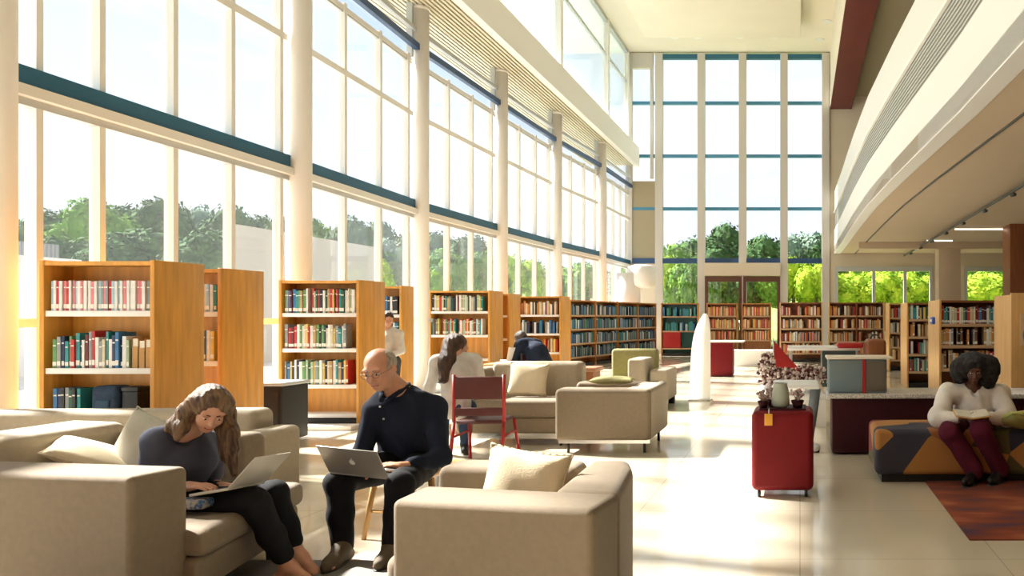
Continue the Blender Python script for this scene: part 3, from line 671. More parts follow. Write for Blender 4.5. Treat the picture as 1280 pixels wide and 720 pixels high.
# long pale sofa back behind it
r = thing('sofa', 'long pale sofa behind the left lounge chair, before the nearest bookcase', 'sofa', (-5.15, 5.72, 0), .06)
MB().box(-1.3, 1.0, .35, .62, .08, .74, .06, 5).build('back', M['taupe_l'], r, wn=True)
MB().box(-1.3, 1.0, -.28, .36, .12, .42, .05, 5).build('seat', M['taupe_l'], r, wn=True)
MB().box(.98, 1.2, -.28, .62, .08, .60, .05, 5).build('arm', M['taupe_l'], r, wn=True)
MB().box(-1.5, -1.28, -.28, .62, .08, .60, .05, 5).build('arm', M['taupe_l'], r, wn=True)
for x in (-1.3, 1.05):
    for y in (-.2, .5): MB().cyl((x, y, 0), (x, y, .1), .025).build('leg', M['leg'], r)

# --- armchair at the bottom centre
r = thing('armchair', 'taupe lounge chair seen from behind at the bottom centre, cushion inside', 'armchair', (0, 0, 0), group='taupe lounge chairs')
part_poly(r, 'arm', [(-1.60, 3.13), (-.77, 2.97), (-.735, 3.255), (-1.60, 3.42)], .08, .735, M['taupe'], .03)
part_poly(r, 'back', [(-1.03, 3.318), (-.737, 3.262), (-.80, 3.84), (-.86, 4.05), (-1.06, 4.05)], .08, .733, M['taupe'], .045)
part_poly(r, 'arm', [(-1.76, 3.86), (-1.07, 3.83), (-1.07, 4.06), (-1.74, 4.10)], .08, .73, M['taupe'], .045)
part_poly(r, 'seat_base', [(-1.70, 3.36), (-.98, 3.2), (-.98, 3.88), (-1.76, 3.9)], .12, .30, M['taupe'], .02)
part_poly(r, 'seat_cushion', [(-1.74, 3.34), (-.97, 3.2), (-.97, 3.88), (-1.78, 3.9)], .30, .45, M['taupe'], .05)
for x, y in ((-1.5, 3.25), (-.85, 3.12), (-.95, 3.95), (-1.6, 3.98)): MB().cyl((x, y, 0), (x, y, .1), .025).build('leg', M['leg'], r)
pillow('plump cream cushion standing inside the bottom centre lounge chair', 'pillow', (-1.27, 3.66, .66), (-.28, .12, -.12), (.40, .38, .17), M['pillow'])

# --- middle seating group
r = thing('sofa', 'two-seat taupe sofa facing the camera beyond the red chair', 'sofa', (-3.55, 9.0, 0), 0)
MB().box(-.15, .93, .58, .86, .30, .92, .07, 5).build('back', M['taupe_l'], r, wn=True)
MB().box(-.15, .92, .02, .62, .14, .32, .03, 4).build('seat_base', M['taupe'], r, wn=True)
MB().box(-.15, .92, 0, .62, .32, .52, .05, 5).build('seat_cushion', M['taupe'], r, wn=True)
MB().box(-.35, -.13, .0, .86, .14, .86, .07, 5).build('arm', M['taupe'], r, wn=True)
for yy in (.05, .78): MB().box(-.3, .9, yy, yy+.03, .08, .14).build('rail', M['chrome'], r)
for x in (-.28, .84):
    for y in (.07, .8): MB().cyl((x, y, 0), (x, y, .14), .016).build('leg', M['leg'], r)
pillow('cream square cushion leaning on the middle two-seat sofa', 'pillow', (-3.20, 9.42, .72), (-.28, .05, .05), (.46, .40, .15), M['pillow'])
r = thing('armchair', 'taupe lounge chair side-on beside the aisle, flat olive cushion on top', 'armchair', (-2.61, 8.5, 0), group='taupe lounge chairs')
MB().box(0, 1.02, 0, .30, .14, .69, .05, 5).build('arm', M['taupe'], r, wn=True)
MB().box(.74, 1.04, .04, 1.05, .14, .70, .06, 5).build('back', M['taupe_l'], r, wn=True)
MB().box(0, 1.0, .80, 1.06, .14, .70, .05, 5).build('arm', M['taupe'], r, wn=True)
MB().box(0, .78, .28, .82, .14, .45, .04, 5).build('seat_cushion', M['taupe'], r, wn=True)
m = MB(); m.box(.02, 1.0, .08, .11, .10, .14); m.build('rail', M['chrome'], r)
for x in (.12, .94):
    for y in (.1, .95): MB().cyl((x, y, 0), (x, y, .14), .016).build('leg', M['leg'], r)
pillow('flat olive cushion lying on top of the side-on lounge chair', 'pillow', (-2.08, 8.88, .755), (PI/2-.02, 0, .05), (.50, .30, .09), M['olive_f'])
# farther seating
r = thing('sofa', 'olive backed sofa with pale arm in the farther seating group', 'sofa', (-3.7, 12.95, 0))
MB().box(.5, 1.28, .6, .85, .2, .92, .06, 5).build('back', M['olive_f'], r, wn=True)
MB().box(0, 1.28, 0, .62, .14, .45, .05, 5).build('seat', M['olive_f'], r, wn=True)
MB().box(.98, 1.26, -.35, .4, .14, .80, .05, 5).build('arm', M['taupe_l'], r, wn=True)
for x in (.1, 1.15):
    for y in (.05, .75): MB().cyl((x, y, 0), (x, y, .15), .025).build('leg', M['leg'], r)
r = thing('ottoman', 'pale beige block seat with black foot beside the aisle', 'ottoman', (-2.34, 12.7, 0))
MB().box(-.05, .24, 0, .95, .12, .62, .04, 4).build('seat', M['taupe_l'], r, wn=True)
for x in (.03, .17):
    for y in (.06, .85): MB().box(x-.05, x+.05, y-.05, y+.05, 0, .12).build('leg', M['black'], r)
r = thing('low_table', 'small reddish brown table behind the side-on lounge chair', 'table', (-3.45, 11.6, 0))
MB().box(-.02, .48, 0, .5, .66, .72, .01).build('table_top', mat('redbrown', (.36, .17, .09, 1), .4, var=.1), r)
m = MB(); m.box(.02, .44, .04, .46, .35, .66); m.build('apron', M['wood_d'], r)
for x in (.03, .40):
    for y in (.05, .42): MB().box(x, x+.04, y, y+.04, 0, .36).build('leg', M['wood_d'], r)

M['chair_red'] = mat('chair_red', (.085, .014, .010, 1), .5, var=.1)
# red library chair
def chair(name, label, x, y, rz, cm, fm, group=None):
    r = thing(name, label, 'chair', (x, y, 0), rz, group)
    MB().box(-.22, .22, -.20, .22, .42, .46, .02, 3).build('seat', cm, r)
    m = MB(); m.box(-.23, .23, .20, .235, .66, .88, .012, 3); m.build('backrest', cm, r)
    m = MB(); m.box(-.23, .23, .205, .235, .50, .58, .012, 3); m.build('back_rail', cm, r)
    for sx in (-1, 1):
        m = MB(); m.tube([(sx*.235, .22, .90), (sx*.235, .22, .44), (sx*.24, .30, .15), (sx*.25, .36, 0)], .017); m.build('leg', fm, r)
        m = MB(); m.tube([(sx*.22, -.18, .43), (sx*.24, -.26, .15), (sx*.25, -.31, 0)], .016); m.build('leg', fm, r)
        m = MB(); m.tube([(sx*.235, .25, .30), (sx*.235, -.21, .30)], .011); m.build('stretcher', fm, r)
    return r
chair('library_chair', 'dark red chair under the long-haired woman, its back to the camera', -3.12, 7.95, PI+.08, M['chair_red'], M['brightred'])
chair('library_chair', 'bright red chair standing beyond the long-haired woman', -4.16, 10.15, PI-.1, M['brightred'], M['red'])
chair('reader_chair', 'dark chair under the hunched reader behind the two-seat sofa', -3.98, 12.42, 1.1, M['maroon'], M['leg'])
# the man's wooden chair
r = thing('wooden_stool', 'light wooden stool under the man in the navy shirt', 'stool', (-2.58, 5.42, 0), -.1)
MB().box(-.23, .23, -.24, .22, .41, .46, .02, 3).build('seat', M['wood_l'], r)
for sx in (-1, 1):
    m = MB(); m.cyl((sx*.19, .18, .42), (sx*.25, .24, 0), .02, .015); m.build('leg', M['wood_l'], r)
    m = MB(); m.cyl((sx*.19, -.18, .42), (sx*.25, -.22, 0), .02, .015); m.build('leg', M['wood_l'], r)
m = MB(); m.cyl((-.22, -.2, .18), (.22, -.2, .18), .01); m.build('stretcher', M['wood_l'], r)

# black bin table near the glass
r = thing('black_cabinet', 'black low cabinet with grey top beside the second bookcase', 'cabinet', (-6.30, 9.2, 0))
MB().box(0, .34, 0, .5, .02, .66, .015, 3).build('cabinet_body', M['black'], r); MB().box(-.02, .36, -.02, .52, .66, .70, .01, 3).build('cabinet_top', M['grey_frame'], r)
MB().box(.03, .31, -.012, 0, .06, .60, .004).build('door', M['black'], r)

# ------------------------------------------------------------------ right side furniture
r = thing('book_return_cart', 'dark red rounded cart on casters beside the bright aisle', 'cart', (-.14, 6.42, 0))
MB().box(-.25, .25, 0, .44, .055, .70, .05, 5).build('cart_body', M['red'], r, wn=True)
m = MB(); m.box(-.19, .19, .05, .39, .695, .712, .005); m.build('cart_top', M['maroon'], r)
for sx in (-1, 1):
    for y in (.06, .38):
        q = MB().cyl((sx*.19-.012, y, .035), (sx*.19+.012, y, .035), .035, seg=18).build('caster', M['black'], r)
        MB().box(sx*.19-.02, sx*.19+.02, y-.02, y+.02, .05, .10, .005).build('caster_fork', M['chrome'], q)
r = thing('vase', 'pale grey green vase standing on the red cart', 'vase', (-.16, 6.58, .712))
MB().lathe([(.045, 0), (.075, .02), (.07, .12), (.055, .19), (.06, .20), (.05, .20), (.045, .02), (.001, .015)]).build('vase_body', mat('celadon', (.42, .46, .38, 1), .35), r)
r = thing('orange_tag', 'small orange tag hanging over the front of the red cart', 'tag', (-.25, 6.415, .63)); m = MB(); m.box(-.035, .03, -.012, -.004, -.045, .05, .004); m.build('tag_card', mat('orange_card', (.75, .35, .03, 1), .5), r)
m = MB(); m.tube([(0, -.006, .05), (0, 0, .075), (0, .05, .085)], .004); m.build('string', M['white'], r)
for k, (x, y, s, nm) in enumerate([(-.30, 6.55, .05, 'left'), (-.02, 6.55, .055, 'right'), (-.24, 6.70, .045, 'middle')]):
    r = thing('dried_flower_pot', 'small pot of dark red dried flowers, %s one on the red cart' % nm, 'flower pot', (x, y, .712), group='pots on the cart')
    MB().lathe([(s*.6, 0), (s, s*1.1), (s*.9, s*1.15), (s*.5, .01)]).build('pot', M['maroon'], r)
    m = MB()
    for q in range(16):
        a = random.uniform(0, 6.28); d = random.uniform(0, s); z = s*1.2+random.uniform(0, .09); m.cyl((0, 0, s*.8), (d*math.cos(a), d*math.sin(a), z), .002, seg=5); m.ball((d*math.cos(a), d*math.sin(a), z), (.014,)*3, 8)
    m.build('flower_heads', mat('berry%d' % k, (.16, .02, .02, 1), .6, col2=(.6, .5, .45, 1), vscale=60), r)

# desk with the blue display box
r = thing('service_desk', 'long dark maroon desk with speckled top behind the red cart', 'desk', (.34, 8.4, 0))
MB().box(0, 2.9, .05, .60, .02, .60, .01).build('front_panel', M['maroon'], r)
MB().box(-.06, 3.0, -.02, .72, .60, .65, .012, 3).build('desk_top', M['counter'], r)
r = thing('display_box', 'blue grey display box with a red stripe on the maroon desk', 'display box', (.30, 8.46, .65))
MB().box(0, .62, 0, .42, 0, .36, .02, 4).build('box_body', mat('bluegrey', (.13, .22, .28, 1), .4, col2=(.20, .22, .20, 1), vscale=2), r)
MB().box(.36, .395, -.006, .43, .0, .362).build('red_stripe', M['brightred'], r)
MB().box(.40, .60, -.004, .01, .02, .34).build('brown_panel', mat('brown_panel', (.14, .12, .09, 1), .5), r)
MB().box(-.02, .68, -.02, .46, .36, .385, .008).build('box_lid', M['cream'], r)
# pale counters beyond with grey leg
r = thing('side_table', 'pale table on slanting grey legs between cart and desk', 'table', (-.05, 8.6, 0))
MB().box(-.25, .26, 0, .8, .68, .72, .012).build('table_top', M['white'], r)
m = MB(); m.cyl((.22, .1, .68), (.14, .05, .06), .07, .055, 4); m.build('leg', mat('slate_grey', (.20, .23, .25, 1), .5), r)
m = MB(); m.cyl((-.15, .6, .68), (-.1, .6, .03), .03); m.build('leg', M['grey_frame'], r)
m = MB(); m.box(-.2, .26, .0, .12, 0, .05, .01); m.build('foot', M['black'], r)
m = MB(); m.ball((.20, .02, .05), (.07, .06, .05)); m.build('foot_cap', M['white'], r)
r = thing('craft_table', 'white topped table in the far middle, cluttered with blossoms below', 'table', (.1, 12.6, 0))
MB().box(-.3, .85, 0, 1.0, .93, .98, .012).build('table_top', M['white'], r)
MB().box(.25, .8, .1, .9, .35, .93).build('cabinet', mat('dark_green_grey', (.05, .07, .065, 1), .5), r)
for x in (-.25, .8):
    for y in (.05, .93): MB().cyl((x, y, 0), (x, y, .93), .02).build('leg', M['grey_frame'], r)
r = thing('low_bench', 'long white bench before the blossoms, right of the aisle', 'bench', (-.55, 10.6, 0))
MB().box(-.0, .95, 0, .5, .36, .42, .012).build('bench_top', M['white'], r); MB().box(.05, .9, .04, .46, .0, .36).build('bench_base', M['shelf_w'], r)
# folded red fabric cone
r = thing('red_fabric_tent', 'bright red pointed fabric tent on the far middle table', 'tent', (-.28, 11.9, .62))
m = MB(); t = bmesh.new(); A = t.verts.new((-.12, 0, .50)); q = [t.verts.new(p) for p in [(-.10, -.16, 0), (.30, -.12, .04), (.28, .2, .04), (-.12, .2, 0)]]
for k in range(4): t.faces.new((q[k], q[(k+1) % 4], A))
t.faces.new(q[::-1]); m.add(t); m.build('fabric', M['brightred'], r)
m = MB(); m.cyl((-.12, 0, .52), (-.10, -.16, 0), .01); m.build('pole', M['white'], r)
r = thing('red_cushion', 'flat red cloth lying beyond the blue display box', 'cloth', (.62, 12.3, .98)); MB().box(-.05, .36, 0, .3, 0, .08, .035, 4).build('cloth_body', M['brightred'], r)
r = thing('dark_bag', 'dark brown bag beside the flat red cloth', 'bag', (1.13, 12.3, .0)); MB().box(-.12, .2, 0, .3, 0, 1.12, .06, 4).build('bag_body', M['wood_d'], r); m = MB(); m.tube([(-.05, .15, 1.1), (0, .15, 1.18), (.08, .15, 1.18), (.13, .15, 1.1)], .012); m.build('handle', M['leg'], r)
# blossom plants
for k, (x, y, z0, hh, wd, nm) in enumerate([(-.46, 10.85, .42, .55, .12, 'tall thin spray of dark red and white blossoms beside the aisle'), (-.22, 10.9, .42, .34, .22, 'bushy white and dark blossoms on the white bench, left clump'), (.12, 10.9, .42, .38, .22, 'bushy white and dark blossoms on the white bench, right clump')]):
    r = thing('blossom_plant', nm, 'plant', (x, y, z0))
    MB().lathe([(.05, 0), (.08, .12), (.07, .12), (.04, .01)]).build('pot', M['white'], r)
    for nm2, mt, cnt, rs in (('blossoms', mat('blossom', (.70, .58, .55, 1), .7), 150, .018), ('leaves', mat('dark_leaf', (.10, .015, .02, 1), .5), 120, .016)):
        m = MB()
        for q in range(cnt):
            a = random.uniform(0, 6.28); z = .12+(hh-.12)*random.random()**.8; d = wd*math.sqrt(random.random())*math.sqrt(max(0, 1-((z-.2)/(hh-.15))**2))*(1+.3*math.sin(3*a+k))
            c = Vector((d*math.cos(a), d*math.sin(a)*.6, z))
            t = bmesh.new(); bmesh.ops.create_icosphere(t, subdivisions=1, radius=rs*random.uniform(.6, 1.6), matrix=Matrix.Translation(c)); m.add(t)
        m.build(nm2, mt, r)
    m = MB()
    for q in range(14):
        a = random.uniform(0, 6.28); d = wd*.9; m.cyl((0, 0, .05), (d*math.cos(a), d*math.sin(a)*.6, hh*random.uniform(.6, 1)), .004, .002, 5)
    m.build('stems', M['wood_d'], r)

# white sail-shaped screen and red cube by the aisle
r = thing('curved_screen', 'tall white curved screen with rounded peak standing beside the aisle', 'screen', (-1.75, 14.0, 0))
t = bmesh.new(); n = 16; rows = []
for j in range(n+1):
    z = 1.52*j/n; f = j/n; x0 = -.19+.07*f+.19*f**6; x1 = .19-.06*f**14; row = []
    for i in range(9):
        u = i/8; row.append((x0+(x1-x0)*u, .10*math.sin(PI*u)-.05, z))
    rows.append(row)
for off in (0,):
    R2 = [[t.verts.new((x, y+off, z)) for x, y, z in row] for row in rows]
    for j in range(n):
        for i in range(8): t.faces.new((R2[j][i], R2[j][i+1], R2[j+1][i+1], R2[j+1][i])).smooth = True
sm_ = mat('screen_fabric', (.85, .84, .80, 1), .7); nt_ = sm_.node_tree; _b = nt_.nodes['Principled BSDF']
_tl = nt_.nodes.new('ShaderNodeBsdfTranslucent'); _tl.inputs[0].default_value = (.92, .90, .84, 1); _ms = nt_.nodes.new('ShaderNodeMixShader'); _ms.inputs[0].default_value = .6
nt_.links.new(_b.outputs[0], _ms.inputs[1]); nt_.links.new(_tl.outputs[0], _ms.inputs[2]); nt_.links.new(_ms.outputs[0], nt_.nodes['Material Output'].inputs[0])
m = MB(); m.add(t); m.build('screen_panel', sm_, r); m = MB(); m.box(-.2, .2, -.12, .14, 0, .03, .01); m.build('base', M['white'], r)
r = thing('red_cube_seat', 'dark red cube unit beyond the white curved screen', 'cabinet', (-2.28, 19.6, 0))
MB().box(0, .62, 0, .6, .02, .84, .015).build('cube_body', M['red'], r); MB().box(-.03, .9, -.02, .62, .84, .88, .008).build('cube_top', M['shelf_w'], r)
r = thing('low_white_table', 'long low white table before the far doors', 'table', (-2.0, 23.6, 0))
MB().box(0, 1.2, 0, .8, .42, .48, .01).build('table_top', M['white'], r); MB().box(.05, 1.15, .05, .75, 0, .42).build('table_base', M['shelf_w'], r)
# white booth at the far left corner
r = thing('white_booth', 'white rounded booth with drum canopy in the far corner by the glass', 'booth', (-6.35, 29.9, 0))
MB().cyl((-.12, 0, 0), (-.12, 0, 3.1), .50, seg=40).build('booth_wall', M['white'], r); MB().lathe([(.25, 2.55), (.48, 2.65), (.52, 2.9), (.52, 3.35), (.3, 3.42)], 40, (.42, .1, 0)).build('canopy', M['white'], r)

# patterned bench and rug
pm = mat('patterned_fabric', (.38, .17, .045, 1), .8, bump=.1, bscale=200); nt_ = pm.node_tree
_t = nt_.nodes.new('ShaderNodeTexCoord'); _v = nt_.nodes.new('ShaderNodeTexVoronoi'); _v.inputs['Scale'].default_value = 2.6; _v.inputs['Randomness'].default_value = .9
_cr = nt_.nodes.new('ShaderNodeValToRGB'); _cr.color_ramp.interpolation = 'CONSTANT'
_cr.color_ramp.elements[0].color = (.42, .19, .05, 1); _cr.color_ramp.elements[1].position = .3; _cr.color_ramp.elements[1].color = (.10, .09, .03, 1)
for p_, c_ in ((.5, (.035, .035, .055, 1)), (.66, (.30, .11, .03, 1)), (.82, (.20, .03, .02, 1))): e_ = _cr.color_ramp.elements.new(p_); e_.color = c_
_s = nt_.nodes.new('ShaderNodeSeparateColor'); nt_.links.new(_t.outputs['Object'], _v.inputs['Vector']); nt_.links.new(_v.outputs['Color'], _s.inputs[0]); nt_.links.new(_s.outputs[0], _cr.inputs[0]); nt_.links.new(_cr.outputs[0], nt_.nodes['Principled BSDF'].inputs['Base Color'])
r = thing('upholstered_bench', 'low bench in orange, olive and navy patches under the seated woman', 'bench', (.66, 7.0, 0))
MB().box(0, 1.9, 0, .72, .07, .47, .05, 5).build('bench_body', pm, r, wn=True)
MB().box(.06, 1.84, .06, .66, 0, .07).build('plinth', M['black'], r)
r = tag(MB().box(1.10, 4.2, 5.2, 7.35, 0, .012, .004, 1).build('patterned_rug', None), 'dark red rug with orange and purple patches below the seated woman', 'rug')
rm = mat('rug_pile', (.17, .035, .015, 1), .95, bump=.3, bscale=300); nt_ = rm.node_tree
_t = nt_.nodes.new('ShaderNodeTexCoord'); _n = nt_.nodes.new('ShaderNodeTexNoise'); _n.inputs['Scale'].default_value = 1.8; _n.inputs['Detail'].default_value = 1.5
_mp = nt_.nodes.new('ShaderNodeMapping'); _mp.inputs['Rotation'].default_value = (0, 0, .6); _mp.inputs['Scale'].default_value = (1, 2.4, 1)
_cr = nt_.nodes.new('ShaderNodeValToRGB'); _cr.color_ramp.elements[0].position = .3; _cr.color_ramp.elements[0].color = (.07, .03, .05, 1); _cr.color_ramp.elements[1].position = .75; _cr.color_ramp.elements[1].color = (.42, .13, .04, 1)
e_ = _cr.color_ramp.elements.new(.45); e_.color = (.17, .035, .015, 1); e_ = _cr.color_ramp.elements.new(.58); e_.color = (.24, .05, .02, 1)
nt_.links.new(_t.outputs['Object'], _mp.inputs[0]); nt_.links.new(_mp.outputs[0], _n.inputs['Vector']); nt_.links.new(_n.outputs['Fac'], _cr.inputs[0]); nt_.links.new(_cr.outputs[0], nt_.nodes['Principled BSDF'].inputs['Base Color'])
r.data.materials.append(rm)
# dark low rug under the two laptop users
o = tag(MB().box(-3.6, -1.0, 2.6, 4.75, 0, .012, .004, 1).build('grey_rug', M['grey_frame'] and mat('grey_rug_pile', (.20, .19, .17, 1), .95, bump=.3, bscale=300)), 'plain grey rug between the two nearest lounge chairs', 'rug')
# ------------------------------------------------------------------ people: smooth bodies from blended distance fields
class Field:
    def __init__(s, lo, hi, h):
        s.h = h; s.lo = np.array(lo, float); n = np.ceil((np.array(hi)-s.lo)/h).astype(int)+1
        s.n = n; s.F = np.full(tuple(n), .2, np.float32)
        s.ax = [s.lo[i]+h*np.arange(n[i]) for i in range(3)]
    def _win(s, lo, hi, m):
        sl = []
        for i in range(3):
            a = int(max(0, math.floor((lo[i]-m-s.lo[i])/s.h))); b = int(min(s.n[i], math.ceil((hi[i]+m-s.lo[i])/s.h)+1))
            if b <= a: return None
            sl.append(slice(a, b))
        X, Y, Z = np.meshgrid(*[s.ax[i][sl[i]] for i in range(3)], indexing='ij'); return tuple(sl), X, Y, Z
    def _smin(s, w, d, k):
        a = s.F[w]; h = np.maximum(k-np.abs(a-d), 0)/k if k > 0 else 0
        s.F[w] = np.minimum(a, d)-h*h*k*.25
    def cap(s, a, b, r0, r1=None, k=.02):
        r1 = r0 if r1 is None else r1; a = np.array(a, float); b = np.array(b, float); R = max(r0, r1)
        q = s._win(np.minimum(a, b)-R, np.maximum(a, b)+R, k+.02)
        if q is None: return s
        w, X, Y, Z = q; d = b-a; L = max(d@d, 1e-9)
        t = np.clip(((X-a[0])*d[0]+(Y-a[1])*d[1]+(Z-a[2])*d[2])/L, 0, 1)
        D = np.sqrt((X-a[0]-t*d[0])**2+(Y-a[1]-t*d[1])**2+(Z-a[2]-t*d[2])**2)-(r0+(r1-r0)*t)
        s._smin(w, D, k); return s
    def chain(s, pts, rs, k=.02):
        for i in range(len(pts)-1): s.cap(pts[i], pts[i+1], rs[i], rs[i+1], k)
        return s
    def ell(s, c, r, R=None, k=.02, sub=False):
        c = np.array(c, float); r = np.array(r, float); m = r.max(); q = s._win(c-m, c+m, k+.02)
        if q is None: return s
        w, X, Y, Z = q; P_ = np.stack([X-c[0], Y-c[1], Z-c[2]], -1)
        if R is not None: P_ = P_ @ np.array(R, float)              # columns of R are the local axes
        k0 = np.sqrt(((P_/r)**2).sum(-1)); k1 = np.sqrt(((P_/r**2).__pow__(2)).sum(-1))+1e-9; D = k0*(k0-1)/k1
        if sub:
            a = s.F[w]; b = -D; h = np.maximum(k-np.abs(a-b), 0)/max(k, 1e-6); s.F[w] = np.maximum(a, b)+h*h*k*.25
        else: s._smin(w, D, k)
        return s
    def folds(s, amp, freq, seed=0, zstretch=.5):
        g = np.random.default_rng(seed); X, Y, Z = np.meshgrid(*s.ax, indexing='ij', sparse=True)
        for q in range(4):
            v = g.normal(size=3); v /= np.linalg.norm(v); v[2] *= zstretch; f = freq*g.uniform(.6, 1.6)
            s.F += (amp*.5*np.sin(f*(X*v[0]+Y*v[1]+Z*v[2])+g.uniform(0, 6)+1.3*np.sin(f*.4*(X*v[1]-Z*v[0])))).astype(np.float32)
        return s
    def mesh(s, name):
        F = s.F; ins = F < 0; n = np.array(F.shape)-1
        c = [F[i:n[0]+i, j:n[1]+j, k:n[2]+k] for i in (0, 1) for j in (0, 1) for k in (0, 1)]
        offs = [(i, j, k) for i in (0, 1) for j in (0, 1) for k in (0, 1)]
        cnt = sum((q < 0).astype(np.int8) for q in c); act = (cnt > 0) & (cnt < 8); idx = np.full(act.shape, -1, np.int64)
        I = np.argwhere(act); idx[act] = np.arange(len(I)); vals = np.stack([q[act] for q in c], 1); pos = np.zeros((len(I), 3)); num = np.zeros(len(I))
        for a in range(8):
            for b in range(a+1, 8):
                if sum(abs(offs[a][q]-offs[b][q]) for q in range(3)) != 1: continue
                va, vb = vals[:, a], vals[:, b]; m = (va < 0) != (vb < 0); t = np.where(m, va/np.where(va-vb == 0, 1, va-vb), 0)
                pa = np.array(offs[a], float); pb = np.array(offs[b], float); pos[m] += pa+(pb-pa)*t[m, None]; num += m
        V = s.lo+(I+pos/num[:, None])*s.h; Q = []
        for ax in range(3):
            u, v = [(1, 2), (2, 0), (0, 1)][ax]
            sl0 = [slice(None)]*3; sl1 = [slice(None)]*3; sl0[ax] = slice(0, -1); sl1[ax] = slice(1, None)
            cr_ = ins[tuple(sl0)] != ins[tuple(sl1)]; E = np.argwhere(cr_); ok = (E[:, u] > 0) & (E[:, v] > 0) & (E[:, u] < n[u]) & (E[:, v] < n[v]); E = E[ok]
            fl = ins[tuple(sl0)][tuple(E.T)]
            du = np.zeros(3, int); du[u] = 1; dv = np.zeros(3, int); dv[v] = 1
            q = np.stack([idx[tuple((E-du-dv).T)], idx[tuple((E-dv).T)], idx[tuple(E.T)], idx[tuple((E-du).T)]], 1)
            q[~fl] = q[~fl][:, ::-1]; Q.append(q)
        Q = np.concatenate(Q); Q = Q[(Q >= 0).all(1)]
        me = bpy.data.meshes.new(name); me.vertices.add(len(V)); me.vertices.foreach_set('co', V.astype(np.float32).ravel())
        me.loops.add(len(Q)*4); me.loops.foreach_set('vertex_index', Q.ravel().astype(np.int32)); me.polygons.add(len(Q)); me.polygons.foreach_set('loop_start', (np.arange(len(Q))*4).astype(np.int32))
        me.polygons.foreach_set('loop_total', np.full(len(Q), 4, np.int32)); me.polygons.foreach_set('use_smooth', np.ones(len(Q), bool)); me.update(calc_edges=True); me.validate(); return me

def frame(fwd, up=(0, 0, 1)):
    f = Vector(fwd).normalized(); r_ = f.cross(Vector(up)).normalized(); u = r_.cross(f); return np.array([list(r_), list(f), list(u)]).T   # columns: right, forward, up

class Head:
    def __init__(s, c, fwd, up=(0, 0, 1), sc=1.0): s.c = np.array(c, float); s.R = frame(fwd, up); s.s = sc
    def p(s, x, y, z): return s.c+s.R @ (np.array([x, y, z])*s.s)
    def r(s, *a): return [q*s.s for q in a]
    def sculpt(s, F, neck, female=False):
        e = lambda c, r, k=.02, sub=False: F.ell(s.p(*c), s.r(*r), s.R, k*s.s, sub)
        jw = .054 if female else .060
        e((0, -.015, .035), (.074, .094, .082)); e((0, .03, -.030), (jw, .060, .078), .03); e((0, .058, -.088), (.024, .022, .018), .025)
        for x in (-1, 1):
            e((x*.036, .058, -.028), (.022, .02, .022), .025); e((x*.030, .072, .030), (.026, .014, .010), .016)
            e((x*.031, .094, .008), (.017, .012, .011), .010, True)
        F.cap(s.p(0, .084, .014), s.p(0, .104, -.024), .007*s.s, .011*s.s, .010*s.s)
        for x in (-1, 1): e((x*.010, .092, -.028), (.008, .010, .007), .006)
        e((0, .086, -.055), (.023, .010, .0055), .006); e((0, .083, -.066), (.019, .010, .0065), .006); e((0, .098, -.0605), (.024, .006, .0022), .003, True)
        for x in (-1, 1): e((x*.076, -.012, -.004), (.010, .020, .030), .008); e((x*.086, -.006, -.004), (.006, .011, .019), .004, True)
        F.cap(s.p(0, -.03, -.05), neck, .052*s.s, .058*s.s, .03)
    def face_parts(s, root, lipm, browm, iris, closed=False, smile=False):
        M4 = Matrix([list(s.R[0]), list(s.R[1]), list(s.R[2])]).to_4x4()
        for x in (-1, 1):
            q = MB(); q.ball(s.p(x*.031, .079, .007), s.r(.0125, .0115, .0075 if not closed else .006), 14, M4); eye = q.build('eye', M['eyewhite'], root)
            q = MB(); q.ball(s.p(x*.031, .089, .005), s.r(.0058, .003, .0052), 12, M4); q.build('iris', iris, eye)
            q = MB(); q.cap = None
            q = MB(); q.ball(s.p(x*.031, .0805, .0125), s.r(.0150, .011, .0035), 12, M4); q.build('eyelid', lipm[1], root)
            q = MB(); pts = [s.p(x*(.014+.012*k), .089-.0022*k*k, .026+.004*math.sin(k)) for k in range(4)]; q.tube([Vector(p) for p in pts], .0030*s.s, 6); q.build('eyebrow', browm, root)
        q = MB(); pts = [Vector(s.p(-.021+.014*k, .0945-abs(k-1.5)**2*.0022, -.0600+(abs(k-1.5)**2*.003 if smile else 0))) for k in range(4)]; q.tube(pts, .0032*s.s, 8); q.build('lips', lipm[0], root)

def hand(F, wrist, d, nrm, side, curl=.5, size=1.0, spread=.12):
    """palm from the wrist along d, palm facing nrm; side=+1 thumb towards d x nrm"""
    w_ = Vector(wrist); d = Vector(d).normalized(); nrm = Vector(nrm); nrm = (nrm-d*nrm.dot(d)).normalized(); s_ = d.cross(nrm)*side; z = size
    R = np.array([list(s_), list(d), list(nrm)]).T
    F.ell(w_+d*.048*z, (.040*z, .050*z, .015*z), R, .012); F.cap(w_, w_+d*.03*z, .025*z, .024*z, .015)
    for k, (o, L) in enumerate(((.030, .066), (.010, .075), (-.010, .070), (-.029, .054))):
        p = w_+d*.082*z+s_*o*z; dd = (d+s_*(o*spread*20*.12)).normalized(); a = curl*.5; pts = [p-d*.02*z, p]; rs = [.0095*z, .0092*z]
        for j, f in enumerate((.45, .32, .23)):
            a += curl*(.45 if j else .3); dirv = dd*math.cos(a)+nrm*math.sin(a); p = p+dirv*L*f*z; pts.append(p); rs.append((.0085, .0078, .0068)[j]*z)
        F.chain(pts, rs, .003)
    t0 = w_+d*.022*z+s_*.026*z+nrm*.006; t1 = t0+(d*.6+s_*.75+nrm*.3).normalized()*.036*z; t2 = t1+(d*.92+s_*.2+nrm*.35).normalized()*.030*z; t3 = t2+(d*.95+nrm*.3*curl).normalized()*.022*z
    F.chain([t0, t1, t2, t3], [.014*z, .0115*z, .010*z, .0085*z], .008)

